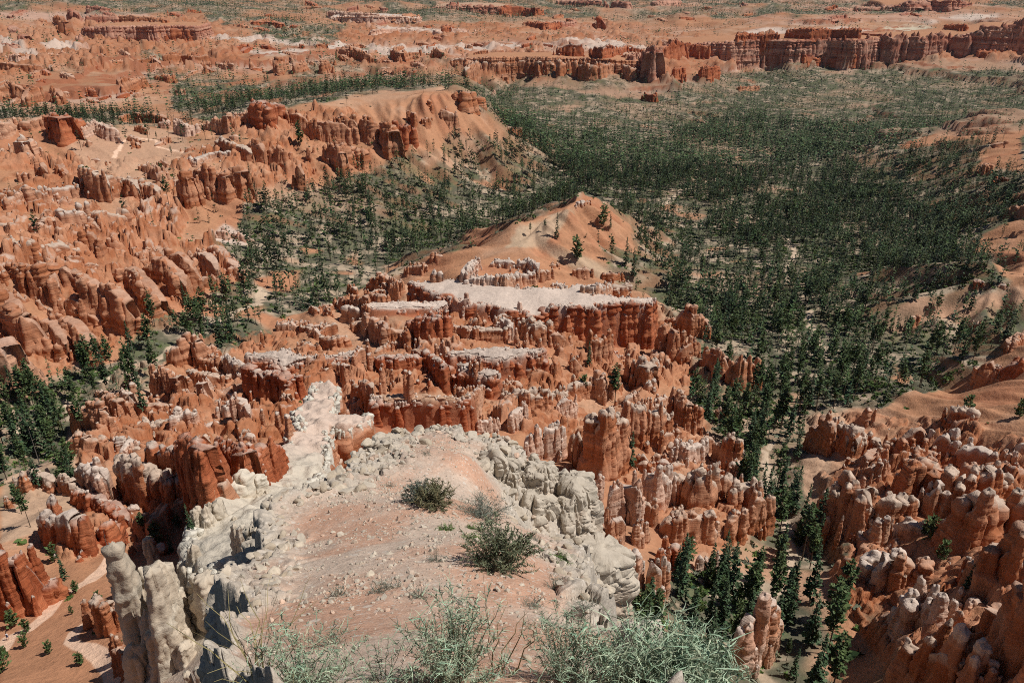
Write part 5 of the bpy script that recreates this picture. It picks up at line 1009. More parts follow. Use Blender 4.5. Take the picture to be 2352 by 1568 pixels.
def knob0(x, y):
    sh = np.shape(x); x = np.ravel(x); y = np.ravel(y); r = np.zeros(len(x))
    for s in range(0, len(x), 50000):
        a, b = x[s:s + 50000], y[s:s + 50000]
        r[s:s + 50000] = np.sqrt((a[:, None] - KW[:, 0]) ** 2 + (b[:, None] - KW[:, 1]) ** 2 + .3) @ kw_[:nk] + kw_[nk] + kw_[nk + 1] * a + kw_[nk + 2] * b
    return r.reshape(sh)
KE = [(600,1700,-3.6),(565,1568,-4.8),(548,1500,-6.6),(552,1420,-8.6),(556,1350,-10),(600,1290,-11.4),(612,1240,-12.6),(592,1195,-13.4),(650,1165,-13.6),(700,1150,-13.9),(790,1100,-15),(845,1050,-16.6),(868,1010,-18),(935,996,-18.4),
 (1010,985,-18.6),(1090,1000,-18.2),(1130,1000,-18.2),(1200,1010,-18),(1212,1035,-17.3),(1300,1045,-17.2),(1312,1090,-16.6),(1335,1150,-19.8),(1378,1220,-20.8),(1396,1290,-21.4),(1366,1350,-20.4),(1330,1370,-16),(1345,1385,-11.2),(1405,1435,-9.2),(1450,1485,-8.2),(1510,1568,-5.0),(1560,1700,-3.8)]
KEP = np.array([(-3.2, -2.0)] + [W(*q)[:2] for q in KE] + [(3.4, -2.0)])
KAZ = np.linspace(math.radians(-62), math.radians(62), 1000); KR = np.exp(np.linspace(math.log(2.2), math.log(46), 820))
kA, kR = np.meshgrid(KAZ, KR); kX, kY = np.sin(kA) * kR, np.cos(kA) * kR
def knob_h(x, y):
    wx = x + fbm2(x / 1.3, y / 1.3, 3, 301) * .55; wy = y + fbm2(x / 1.3, y / 1.3, 3, 302) * .55
    ins = inpoly(wx, wy, KEP); d = segdist(wx, wy, KEP) * np.where(ins, 1, -1)
    z = knob0(x, y)
    # broken rock along the rim, gravel on the slope
    rim = sstep(3.2, .2, d) if False else 1 - sstep(.1, 1.0, d / (2.6 * np.clip((y - 4) / 18, .10, 1)) + .35 * fbm2(x / 1.7, y / 1.7, 2, 303))
    rim = np.maximum(rim, sstep(-16.0, -17.4, z) if False else 1 - sstep(-18.6, -17.2, z + fbm2(x / 2, y / 2, 2, 304)))
    f1, f2, idv = cell2(x / .62, y / .62, 305); g1, g2, idw = cell2(x / .21, y / .21, 306)
    blocky = (idv * .42 + .10 * sstep(0, .25, f2 - f1)); small = (idw * .10 + .05 * sstep(0, .3, g2 - g1))
    z = z + rim * (blocky + small * .8 - .15) + (1 - rim) * (.05 * fbm2(x / .6, y / .6, 3, 307))
    out = np.clip(-d, 0, 99); fall = 6.5 * out + 1.0 * sstep(0, .5, out)
    led = .55 * fbm2(x / 1.2, y / 1.2, 3, 308) * sstep(0, 1.5, out)
    z = z - np.minimum(fall, 60) + led
    return z, rim, d, idv, idw
kH, kRim, kD, kId, kIw = knob_h(kX, kY)
lnK = np.log(KR)
def kground(x, y):
    r = np.hypot(x, y); a = np.arctan2(x, y)
    return bil(kH, np.interp(np.log(r), lnK, np.arange(len(KR))), (a - KAZ[0]) / (KAZ[-1] - KAZ[0]) * (len(KAZ) - 1))
def khit(u, v):
    rx, rz = ratio(u, v); a = math.atan(rx); fj = (a - KAZ[0]) / (KAZ[-1] - KAZ[0]) * (len(KAZ) - 1); j = int(fj); f = fj - j
    h = kH[:, j] * (1 - f) + kH[:, j + 1] * f; y = KR * math.cos(a); below = (rz * y) < h; i = int(np.argmax(below)) if below.any() else len(KR) - 1
    return np.array((rx * y[i], y[i], rz * y[i]))
LIME = np.array((.46, .40, .325)); GRIT = np.array((.52, .32, .225))
kc = np.empty(kH.shape + (3,)); kc[:] = GRIT
kn = fbm2(kX / 1.6, kY / 1.6, 4, 311); kn2 = fbm2(kX / .35, kY / .35, 3, 312)
kc = mixc(kc, np.array((.51, .41, .33)), sstep(-.25, .35, kn) * .85)
kc = mixc(kc, np.array((.42, .23, .15)), sstep(.1, .5, -kn + .3 * kn2) * .3)
kc = mixc(kc, LIME * np.array((.93, .95, .98)), np.clip(kRim * 1.25, 0, 1) * .92)
kc = mixc(kc, np.array((.50, .37, .28)), sstep(.5, 1.6, -kD) * .75)
kc = mixc(kc, np.array((.46, .40, .33)), sstep(1.2, 3.0, -kD) * .8)
kc = kc * (1 + .12 * kn2 + .10 * (kIw - .5))[..., None]
keep = kD > -14; kk = keep[:-1, :-1] & keep[1:, 1:]
ii, jj = np.meshgrid(np.arange(len(KR) - 1), np.arange(len(KAZ) - 1), indexing='ij'); a = ii * len(KAZ) + jj
KF = np.stack([a, a + 1, a + len(KAZ) + 1, a + len(KAZ)], -1)[kk]; used, inv = np.unique(KF, return_inverse=True)
MAT_KNOB = rock_mat('gravel_ground', .03, 9.0, crack=0, speck=.22)
t_ = MAT_KNOB.node_tree; N_ = t_.nodes; L_ = t_.links.new; bs_ = N_['Principled BSDF']; src_ = bs_.inputs['Base Color'].links[0].from_socket; geo_ = next(q for q in N_ if q.bl_idname == 'ShaderNodeNewGeometry')
for sc_, th_, am_ in ((11.0, .80, .75), (26.0, .66, .55), (5.0, .90, .7)):      # pale chips among the red grit
    vo_ = N_.new('ShaderNodeTexVoronoi'); vo_.inputs['Scale'].default_value = sc_; L_(geo_.outputs['Position'], vo_.inputs['Vector'])
    sp_ = N_.new('ShaderNodeSeparateColor'); L_(vo_.outputs['Color'], sp_.inputs[0])
    g1_ = N_.new('ShaderNodeMapRange'); g1_.inputs[1].default_value = th_; g1_.inputs[2].default_value = th_ + .02; g1_.inputs[4].default_value = am_; L_(sp_.outputs[0], g1_.inputs[0])
    g2_ = N_.new('ShaderNodeMapRange'); g2_.inputs[1].default_value = .42; g2_.inputs[2].default_value = .30; L_(vo_.outputs['Distance'], g2_.inputs[0])
    mu_ = N_.new('ShaderNodeMath'); mu_.operation = 'MULTIPLY'; L_(g1_.outputs[0], mu_.inputs[0]); L_(g2_.outputs[0], mu_.inputs[1])
    mx_ = N_.new('ShaderNodeMix'); mx_.data_type = 'RGBA'; mx_.inputs[7].default_value = (.58, .52, .45, 1); L_(mu_.outputs[0], mx_.inputs[0]); L_(src_, mx_.inputs[6]); src_ = mx_.outputs[2]
L_(src_, bs_.inputs['Base Color'])
o = mesh_np('ground', np.stack([kX, kY, kH], -1).reshape(-1, 3)[used], inv.reshape(KF.shape), MAT_KNOB, kc.reshape(-1, 3)[used]); tag(o, kind='structure')
log('knob')
# angular stones
import bmesh
def rock_proto(seed, sub):
    rs = np.random.RandomState(seed); bm = bmesh.new(); bmesh.ops.create_icosphere(bm, subdivisions=sub, radius=1.0)
    V = np.array([v.co[:] for v in bm.verts]); F = np.array([[v.index for v in f.verts] for f in bm.faces]); bm.free()
    for _ in range(9):
        n = rs.normal(size=3); n /= np.linalg.norm(n); k = rs.uniform(.45, .85); d = V @ n; V = V - np.outer(np.maximum(d - k, 0), n)
    V = V * (1 + .16 * fbm3(V[:, 0] * 1.6 + seed, V[:, 1] * 1.6, V[:, 2] * 1.6, 3, seed))[:, None]
    V *= np.array((rs.uniform(.8, 1.25), rs.uniform(.7, 1.1), rs.uniform(.42, .75))); return V, F
PROTO = [rock_proto(40 + i, 3) for i in range(7)]; PROTO_S = [rock_proto(60 + i, 1) for i in range(8)]
rs = np.random.RandomState(5)
stones = []       # x, y, size, big
def kdens(n, f):
    """random places on the knob, by ground area"""
    a = rs.uniform(KAZ[0], KAZ[-1], n); r = np.sqrt(rs.uniform(2.2 ** 2, 34 ** 2, n)); x, y = np.sin(a) * r, np.cos(a) * r
    d = bil(kD, np.interp(np.log(r), lnK, np.arange(len(KR))), (a - KAZ[0]) / (KAZ[-1] - KAZ[0]) * (len(KAZ) - 1))
    rm = bil(kRim, np.interp(np.log(r), lnK, np.arange(len(KR))), (a - KAZ[0]) / (KAZ[-1] - KAZ[0]) * (len(KAZ) - 1))
    ok = f(x, y, d, rm); return x[ok], y[ok], d[ok], rm[ok]
x, y, d, rm = kdens(17000, lambda x, y, d, rm: (d > -1.4) & (rm > .35)); s = .05 + .30 * rs.rand(len(x)) ** 2.4 + .12 * (np.abs(d) < .8) * rs.rand(len(x))
big = [(a, b, c) for a, b, c in zip(x, y, s)]
x, y, d, rm = kdens(210000, lambda x, y, d, rm: (d > 0) & (rm <= .35) & (rs.rand(len(x)) < np.clip(.25 + 1.1 * fbm2(x / 2.2, y / 2.2, 3, 321), .07, 1))); s = .012 + .042 * rs.rand(len(x)) ** 2.2 + .08 * rs.rand(len(x)) ** 14
big += [(a, b, c) for a, b, c in zip(x, y, s)]
big = np.array(big); dn_ = np.hypot(big[:, 0], big[:, 1]); big[:, 2] = np.minimum(big[:, 2], .0125 * dn_ * (.5 + .5 * rs.rand(len(big)))); near_ok = (dn_ > 9) | (rs.rand(len(big)) < .35); big = big[near_ok]; bz = kground(big[:, 0], big[:, 1]); bu, bv, bd = project(big[:, 0], big[:, 1], bz)
vis = (bu > -40) & (bu < 2400) & (bv > 900) & (bv < 1640); big, bz, bd, bu, bv = big[vis], bz[vis], bd[vis], bu[vis], bv[vis]
order = np.argsort(-big[:, 2] / bd)
MAT_STONE = rock_mat('limestone_stone', .02, 7.0, speck=.2)
def rotm(rs):
    q = rs.normal(size=4); q[3] += 0; q[1:3] *= .35; q /= np.linalg.norm(q); w_, x_, y_, z_ = q[0], q[1], q[2], q[3]
    return np.array([[1 - 2 * (y_ * y_ + z_ * z_), 2 * (x_ * y_ - z_ * w_), 2 * (x_ * z_ + y_ * w_)], [2 * (x_ * y_ + z_ * w_), 1 - 2 * (x_ * x_ + z_ * z_), 2 * (y_ * z_ - x_ * w_)], [2 * (x_ * z_ - y_ * w_), 2 * (y_ * z_ + x_ * w_), 1 - 2 * (x_ * x_ + y_ * y_)]])
rock_me = []
for i, (v, f) in enumerate(PROTO):
    c_ = LIME * (1.0 + .12 * math.sin(i * 2.1)) * np.array((1, 1 - .02 * (i % 3), 1 - .05 * (i % 3)))
    o = mesh_np('limestone_rock', v, None, MAT_STONE, np.tile(c_, (len(v), 1)), smooth=False, F3=f); rock_me.append(o)
for k, i in enumerate(order[:300]):
    src = rock_me[k % 7]; o = src if k < 7 else src.copy()
    if k >= 7: COL.objects.link(o)
    sz = big[i, 2]; o.location = (big[i, 0], big[i, 1], bz[i] + sz * .12); o.rotation_euler = (rs.uniform(-.4, .4), rs.uniform(-.4, .4), rs.uniform(0, 6.28)); o.scale = (sz, sz, sz)
    side = 'on the far rim of the outcrop' if bv[i] < 1120 and bu[i] > 830 else ('on the broken rim above the cream ridge' if bu[i] < 900 else ('on the valley side of the gravel slope' if bu[i] > 1180 else 'on the gravel slope'))
    tag(o, 'pale limestone rock lying ' + side, 'rock', 'loose limestone rocks ' + side)
Vs, Fs, Cs, off = [], [], [], 0
for i in order[300:]:
    v, f = PROTO_S[i % 8]; v = (v * big[i, 2]) @ rotm(rs).T + np.array((big[i, 0], big[i, 1], bz[i] + big[i, 2] * .08))
    Vs.append(v); Fs.append(f + off); off += len(v); c_ = lerp(LIME, GRIT * 1.15, (rs.rand() < .3) * rs.rand() * .6) * rs.uniform(.82, 1.15); Cs.append(np.tile(c_, (len(v), 1)))
o = mesh_np('gravel', np.concatenate(Vs), None, MAT_STONE, np.concatenate(Cs), smooth=False, F3=np.concatenate(Fs)); tag(o, 'small limestone chips scattered over the reddish knob', 'gravel', kind='stuff')
log('stones', len(big))
# the blocky limestone cliff at the far right of the knob
def lime_block(pts, R, rows, label, seed, name='limestone_outcrop', style='lime', rough=.42, bed=.26, extra=12):
    rs = np.random.RandomState(seed); P = []
    for u, vt, vb, z in pts: p = W(u, vb, z); P.append((p[0], p[1], z, ratio(u, vt)[1]))
    P = np.array(P); L = np.concatenate([[0], np.cumsum(np.hypot(np.diff(P[:, 0]), np.diff(P[:, 1])))]); s = np.linspace(0, L[-1], max(2, int(L[-1] / (R * 1.1)) + 1)); cols = []
    for r in range(rows):
        for si in s:
            q = [float(np.interp(si, L, P[:, k])) for k in range(4)]; d = math.hypot(q[0], q[1]); o_ = (r + .5 + rs.uniform(-.2, .2)) * R * 1.1
            x, y = q[0] + q[0] / d * o_, q[1] + q[1] / d * o_; zt = q[3] * y - rs.uniform(0, .35) * R; 
            if r == 0: zt -= rs.uniform(0, .5) * (zt - q[2])
            cols.append((x, y, q[2] - 2.5, zt, R * rs.uniform(.7, 1.25), rs.uniform(.0, .4)))
    A = np.array(cols)
    V_, F_, C_ = columns(A[:, 0], A[:, 1], A[:, 2], A[:, 3], A[:, 4], 96, 64, A[:, 5], style, seed, A[:, 4] * 1.4, rough=rough, bed=bed, blk=.20)
    o = mesh_np(name, V_, F_, MAT_NEAR, C_, smooth=False); tag(o, label, 'rock outcrop'); return o
PAL['lime'] = (np.array((.44, .35, .27)), np.array((.52, .45, .37)), LIME)
lime_block([(1118,1035,1140,-18.9),(1165,1045,1200,-20.0),(1222,1060,1236,-20.9)], .74, 4, 'left half of the blocky limestone cliff beside the dark crevice', 901)
lime_block([(1240,1068,1246,-21.3),(1280,1078,1262,-21.8),(1318,1095,1275,-22.2)], .74, 4, 'right half of the blocky limestone cliff ending the knob', 902)
lime_block([(1300,1245,1370,-22.6),(1345,1235,1375,-22.6),(1388,1250,1360,-22.4)], .8, 2, 'smooth cream ledge stepping down from the limestone cliff', 903, rough=.3)
lime_block([(598,1200,1290,-16.5),(640,1172,1260,-16.8),(690,1160,1230,-17.2)], .55, 2, 'crumbly grey limestone nose on the left rim of the knob', 904)
lime_block([(556,1350,1470,-13),(578,1310,1420,-13.8),(612,1270,1380,-14.6)], .5, 2, 'dark overhanging limestone crag at the left rim', 905)
lime_block([(552,1440,1540,-10.5),(548,1390,1500,-11.8)], .42, 2, 'shaded limestone crag at the lower left rim', 906)
lime_block([(720,1150,1180,-15.6),(780,1108,1150,-16.5),(840,1058,1110,-18.2)], .42, 2, 'low line of broken limestone along the upper left rim', 907)
log('outcrop')
# ---------------------------------------------------------------- trees
MAT_LEAF = bpy.data.materials.new('needles'); MAT_LEAF.use_nodes = True
def _leaf(m, gain=1.0, spec=.25, rough=.65):
    t = m.node_tree; N = t.nodes; Lk = t.links.new; bs = N['Principled BSDF']; bs.inputs['Roughness'].default_value = rough; bs.inputs['Specular IOR Level'].default_value = spec
    at = N.new('ShaderNodeAttribute'); at.attribute_name = 'Col'; Lk(at.outputs['Color'], bs.inputs['Base Color'])
_leaf(MAT_LEAF)
MAT_BARK = plain_mat('bark', (.085, .065, .05), var=.35, scale=3.0)
G_PINE = np.array((.066, .100, .036)); G_FIR = np.array((.050, .084, .038)); G_PIN = np.array((.078, .108, .036)); G_DEAD = np.array((.13, .115, .10)); BARK = np.array((.085, .062, .045))
def tube(p0, p1, r0, r1, n=5):
    p0, p1 = np.array(p0, float), np.array(p1, float); d = p1 - p0; d /= np.linalg.norm(d) + 1e-9; a = np.cross(d, (0.3, .9, .2)); a /= np.linalg.norm(a); b = np.cross(d, a)
    th = np.linspace(0, 2 * np.pi, n, endpoint=False); c = np.cos(th)[:, None] * a + np.sin(th)[:, None] * b
    V = np.concatenate([p0 + c * r0, p1 + c * r1]); k = np.arange(n); F = np.stack([k, (k + 1) % n, (k + 1) % n + n, k + n], -1); return V, F
def tree_proto(kind, lv, seed):
    """unit trees in metres; returns trunk (V, F, C) and crown (V, F, C) as quads"""
    rs = np.random.RandomState(seed); TV, TF, n0 = [], [], 0
    h = {'pine': 15, 'fir': 14, 'pinyon': 6.0, 'snag': 11}[kind]; h *= rs.uniform(.9, 1.1)
    base = {'pine': rs.uniform(.28, .45), 'fir': .10, 'pinyon': .12, 'snag': .3}[kind]; wid = {'pine': 2.1, 'fir': 1.9, 'pinyon': 2.1, 'snag': 1.2}[kind]
    bend = rs.normal(size=2) * .25
    seg = [(0, 0), (.35, .3), (.7, .7), (1, 1)] if lv == 0 else [(0, 0), (1, 1)]
    r0 = .20 if kind != 'pinyon' else .16
    for (a, _), (b, _) in zip(seg[:-1], seg[1:]):
        v, f = tube((bend[0] * a * a, bend[1] * a * a, h * a * .97 - (.8 if a == 0 else 0)), (bend[0] * b * b, bend[1] * b * b, h * b * .97), r0 * (1 - a * .85), r0 * (1 - b * .85), 5 if lv == 0 else 3)
        TV.append(v); TF.append(f + n0); n0 += len(v)
    CV, CF, CC, m0 = [], [], [], 0
    whorls = {0: {'pine': 17, 'fir': 24, 'pinyon': 11, 'snag': 7}, 1: {'pine': 10, 'fir': 12, 'pinyon': 6, 'snag': 4}, 2: {'pine': 5, 'fir': 6, 'pinyon': 3, 'snag': 2}, 3: {'pine': 3, 'fir': 3, 'pinyon': 2, 'snag': 2}}[lv][kind]
    per = {0: 7, 1: 5, 2: 4, 3: 3}[lv]
    green = {'pine': G_PINE, 'fir': G_FIR, 'pinyon': G_PIN, 'snag': G_DEAD}[kind]
    gaps = rs.rand(8)
    for i in range(whorls):
        t = (i + rs.uniform(-.3, .3)) / (whorls - 1 + 1e-9); t = min(max(t, 0), 1); zz = h * (base + (1 - base) * t)
        if kind == 'fir': L = wid * (1 - t) ** .85 + .25
        elif kind == 'pine': L = wid * (math.sin(math.pi * min(1, .18 + t * .80)) ** .7) * rs.uniform(.65, 1.15) + .2
        elif kind == 'pinyon': L = wid * (math.sin(math.pi * min(1, .28 + t * .66)) ** .6)
        else: L = wid * (1 - t * .7) * rs.uniform(.3, 1)
        k = per if kind != 'snag' else max(2, per - 4)
        for j in range(k):
            if rs.rand() < (.14 if lv < 2 else .05): continue
            th = rs.uniform(0, 6.283); l = L * rs.uniform(.6, 1.2); up = {'pine': rs.uniform(-.15, .45), 'fir': rs.uniform(-.45, .05), 'pinyon': rs.uniform(-.1, .7), 'snag': rs.uniform(-.2, .5)}[kind]
            c, s_ = math.cos(th), math.sin(th); ax = np.array((c, s_, up)); px = np.array((-s_, c, 0)); upv = np.array((0, 0, 1.0))
            w_ = l * rs.uniform(.26, .42) * (1.25 if lv == 2 else 2.0 if lv == 3 else 1) + (.12 if kind != 'snag' else 0)
            if kind == 'snag': w_ = .05
            o_ = np.array((bend[0] * (zz / h) ** 2, bend[1] * (zz / h) ** 2, zz)); 
            tn = green * rs.uniform(.65, 1.45) * np.array((1 + .12 * rs.normal(), 1, 1))
            def quad(a, b, c_, d_):
                nonlocal m0
                CV.append(np.array((a, b, c_, d_))); CF.append(np.arange(4)[None] + m0); m0 += 4; CC.append(np.tile(tn * rs.uniform(.85, 1.15), (4, 1)))
            if lv == 0:
                if kind == 'snag': quad(o_, o_ + ax * l * .5 + px * .04, o_ + ax * l, o_ + ax * l * .5 - px * .04); continue
                for q in range(3):       # three tufts along the limb
                    f = (.45, .75, 1.0)[q]; cpt = o_ + ax * l * f * .85 + rs.normal(size=3) * .12; ww = w_ * (.9, 1.0, .7)[q] * .62; ti = rs.normal(size=3) * .35; a1 = (ax + ti) * ww * 1.1; a2 = (px + ti[::-1]) * ww; dz_ = upv * ww * rs.uniform(.1, .6)
                    quad(cpt - a1 - dz_ * .5, cpt + a2, cpt + a1 + dz_ * .3, cpt - a2 + dz_)
            elif lv == 1:
                ti = rs.normal(size=3) * .2; a2 = (px + ti) * w_ * .8; quad(o_ + ax * l * .15, o_ + ax * l * .65 + a2 - upv * .25 * w_, o_ + ax * l * 1.05 + upv * .2 * w_, o_ + ax * l * .65 - a2 + upv * .35 * w_)
            else:
                a2 = px * w_; quad(o_ + upv * .9 * w_, o_ + ax * l * .7 + a2, o_ + ax * l - upv * w_ * .4, o_ + ax * l * .7 - a2)
    if kind != 'snag':
        tip = np.array((bend[0], bend[1], h)); CV.append(np.array((tip + (0, 0, .5), tip + (.25, 0, -.9), tip + (0, .2, -1.2), tip + (-.25, -.1, -.9)))); CF.append(np.arange(4)[None] + m0); CC.append(np.tile(green * 1.1, (4, 1)))
    TV = np.concatenate(TV); TF = np.concatenate(TF); tc_ = np.tile(G_DEAD if kind == 'snag' else BARK, (len(TV), 1))
    return (TV, TF, tc_), (np.concatenate(CV), np.concatenate(CF), np.concatenate(CC))
KINDS = ['pine', 'fir', 'pinyon', 'snag']
TP = {(k, lv): [tree_proto(k, lv, 700 + 31 * i + 7 * lv + KINDS.index(k)) for i in range(5 if lv == 0 else 4)] for k in KINDS for lv in (0, 1, 2, 3)}
# where they stand
H = HT
rs = np.random.RandomState(77)
dr_ = np.gradient(RR)[:, None]; dA = GR * dr_ * (AZ[1] - AZ[0])
vis = (PU > -120) & (PU < 2480) & (PV > -60) & (PV < 1640) & (PD > 60) & (GR < 5200) & (OCC == 0) & (slope < 1.3) & (PM > .8) & (WM > .75)
lam = np.where(vis, DEN * dA / 1e4, 0); lam = lam * .8 * (1 - .6 * sstep(1500, 3000, GR))
cnt = rs.poisson(np.clip(lam, 0, 4)); ti, tj = np.nonzero(cnt); mult = cnt[ti, tj]; ti, tj = np.repeat(ti, mult), np.repeat(tj, mult)
fi = ti + rs.uniform(-.5, .5, len(ti)); fj = tj + rs.uniform(-.5, .5, len(tj))
tr = np.exp(np.interp(fi, np.arange(NR), LNR0)); ta = AZ[0] + (AZ[-1] - AZ[0]) * fj / (NA - 1); tx, ty = np.sin(ta) * tr, np.cos(ta) * tr
cells = set()
for fx_, fy_, fr_ in FOOT:
    for a in range(int((fx_ - fr_) // 2), int((fx_ + fr_) // 2) + 1):
        for b in range(int((fy_ - fr_) // 2), int((fy_ + fr_) // 2) + 1): cells.add((a, b))
ok = np.array([(int(a // 2), int(b // 2)) not in cells for a, b in zip(tx, ty)]); tx, ty, tr = tx[ok], ty[ok], tr[ok]
# trees one can pick out in the photograph
HAND = [(1279,548,52,'fir'),(1218,540,26,'pine'),(1252,530,24,'pine'),(1325,595,42,'pinyon'),(1385,520,40,'pinyon'),(1402,525,34,'fir'),(1405,600,50,'pine'),(1438,610,56,'fir'),(1455,640,62,'fir'),(1505,600,50,'pine'),(1480,560,40,'pine'),
 (1425,1385,95,'fir'),(1578,1330,105,'pine'),(1625,1350,90,'pine'),(1590,1200,40,'fir'),(1448,1075,95,'fir'),(1412,925,95,'pine'),(1352,840,60,'fir'),(1340,905,40,'pinyon'),(1455,1480,60,'pinyon'),(1540,1490,80,'fir'),(1630,1500,110,'fir'),(1900,1500,190,'pine'),
 (1860,1480,130,'fir'),(1815,1390,110,'fir'),(1860,1380,170,'fir'),(1790,1300,120,'fir'),(1925,1420,150,'pine'),(1820,1180,110,'fir'),(1870,1250,130,'fir'),(1760,1180,110,'fir'),(1875,1010,60,'fir'),(1720,1100,90,'pine'),(1660,1330,90,'fir'),(1740,1340,100,'pine'),
 (150,1330,70,'fir'),(126,1290,40,'pinyon'),(250,1270,60,'snag'),(395,1270,55,'fir'),(365,1255,60,'pinyon'),(438,1215,60,'fir'),(330,1220,50,'pine'),(410,1210,30,'pinyon'),(30,1440,45,'pinyon'),(62,1450,30,'pinyon'),(175,1360,30,'pinyon'),(230,1395,40,'pinyon'),(60,1485,34,'pinyon'),(115,1500,30,'pinyon'),(185,1525,34,'pinyon'),(165,1410,20,'pinyon'),(10,1540,60,'pinyon'),(275,1490,26,'pinyon'),
 (130,1060,100,'pine'),(60,1080,80,'pine'),(90,1120,90,'fir'),(165,1110,80,'fir'),(30,1000,80,'pine'),(330,940,80,'fir'),(300,900,90,'pine'),(245,880,90,'fir'),(210,850,80,'pine'),(190,990,90,'pine'),(70,1210,90,'pine'),(50,1180,80,'pine'),(110,1230,70,'snag'),
 (425,700,55,'fir'),(445,700,34,'fir'),(490,690,50,'pine'),(350,740,60,'snag'),(205,420,34,'pinyon'),(388,470,60,'pine'),(580,445,60,'fir'),(690,330,40,'pinyon'),(395,360,22,'pine'),(360,320,16,'pine'),(370,400,20,'pinyon'),
 (2300,1290,70,'pine'),(2215,1140,60,'fir'),(2130,1240,60,'pinyon'),(2160,1290,50,'pinyon'),(2220,1350,60,'fir'),(2250,1340,50,'pine'),(2350,1150,50,'pine'),(2100,690,60,'fir'),(2230,710,60,'fir'),(2150,720,50,'pine'),(2220,950,40,'pinyon'),(2290,870,40,'snag'),(2340,960,40,'pinyon')]
T = [(a, b, r, 15.0, None) for a, b, r in zip(tx, ty, tr)]
hx = []
for u, v, hp, kd in HAND:
    p = hit(u, v); dp = p[1] * CP - p[2] * SP; hgt = hp * dp / FPX / (CP * .97); hx.append((p[0], p[1], math.hypot(p[0], p[1]), min(hgt, 26), kd))
n_h = len(hx); X_ = np.array([t[0] for t in hx] + list(tx)); Y_ = np.array([t[1] for t in hx] + list(ty)); Z_ = ground(X_, Y_); NT = len(X_)
u_, v_, d_ = project(X_, Y_, Z_)
log('tree places', NT)
talus = inpoly(u_, v_, [(1080,190),(2400,130),(2400,290),(2100,300),(1700,270),(1480,300),(1100,255)]) | inpoly(u_, v_, [(1100,560),(1340,440),(1560,560),(1480,680),(1000,640)])
low = v_ > 950
kr = rs.rand(NT); ks = np.where(talus, np.where(kr < .55, 2, np.where(kr < .9, 0, 1)), np.where(low, np.where(kr < .36, 0, np.where(kr < .80, 1, np.where(kr < .93, 2, 3))), np.where(kr < .62, 0, np.where(kr < .86, 1, np.where(kr < .95, 2, 3)))))
sz = rs.uniform(.8, 1.38, NT) * np.where(talus, .8, 1.0); sz = np.where(rs.rand(NT) < .24, sz * .5, sz)
for i in range(n_h): ks[i] = KINDS.index(hx[i][4]); sz[i] = hx[i][3] / {'pine': 15, 'fir': 14, 'pinyon': 6.0, 'snag': 11}[hx[i][4]]
rot = rs.uniform(0, 6.283, NT); wdt = rs.uniform(.68, 1.0, NT)
inview = (u_ > -60) & (u_ < 2412) & (v_ > -20) & (v_ < 1600 + 60)
vis_h = sz * np.array([15, 14, 6.0, 11])[ks] / d_ * inview; vis_h[:n_h] += 10 * 0.02
ind = set(np.argsort(-vis_h)[:300].tolist())
WHERE = [(lambda u, v: u > 1500 and v > 1150, 'in the gully beneath the shadowed hoodoo maze', 'gully pines by the shadowed hoodoos'), (lambda u, v: u > 1500 and v > 700, 'along the pale wash on the wooded valley floor', 'pines along the valley wash'),
 (lambda u, v: u < 700 and v > 1170, 'beside the trail at the lower left', 'small pines by the lower trail'), (lambda u, v: u < 700 and v > 780, 'in the ravine below the left massif', 'pines of the left ravine'),
 (lambda u, v: u < 700 and v > 480, 'between the fins of the left massif', 'pines among the left fins'), (lambda u, v: 1100 < u < 1560 and 420 < v < 700, 'on the slopes of the bare peak hill', 'pines of the peak hill'),
 (lambda u, v: u > 1800, 'on the slopes rising at the right edge', 'pines of the right slopes'), (lambda u, v: v > 700, 'among the fins of the central formation', 'pines within the central formation'), (lambda u, v: True, 'in the wooded valley behind the central formation', 'pines of the middle valley')]
KN = {'pine': ('pine_tree', 'tall open dark green pine', 'pine tree'), 'fir': ('fir_tree', 'narrow dense dark green fir', 'fir tree'), 'pinyon': ('pinyon_tree', 'low rounded green pinyon', 'pinyon tree'), 'snag': ('dead_tree', 'bare grey dead tree', 'dead tree')}
proto_ob = {}
def add_tree(i):
    k = KINDS[ks[i]]; var = int(rot[i] * 100) % 5; u, v = u_[i], v_[i]
    where, grp = next((b, c) for a, b, c in WHERE if a(u, v))
    r = empty(KN[k][0], (X_[i], Y_[i], Z_[i]), rot[i]); r.scale = (sz[i] * wdt[i],) * 2 + (sz[i],); tag(r, KN[k][1] + ' ' + where, KN[k][2], grp + ' (' + KN[k][2] + ')')
    if (k, var) not in proto_ob:
        (tv, tf, tc_), (cv, cf, cc) = TP[(k, 0)][var]
        a = mesh_np('trunk', tv, tf, MAT_LEAF, tc_, parent=r); b = mesh_np('crown' if k != 'snag' else 'bare_branch', cv, cf, MAT_LEAF, cc, smooth=False, parent=r); proto_ob[(k, var)] = (a, b)
    else:
        for src in proto_ob[(k, var)]: c = src.copy(); COL.objects.link(c); c.parent = r
for i in sorted(ind): add_tree(i)
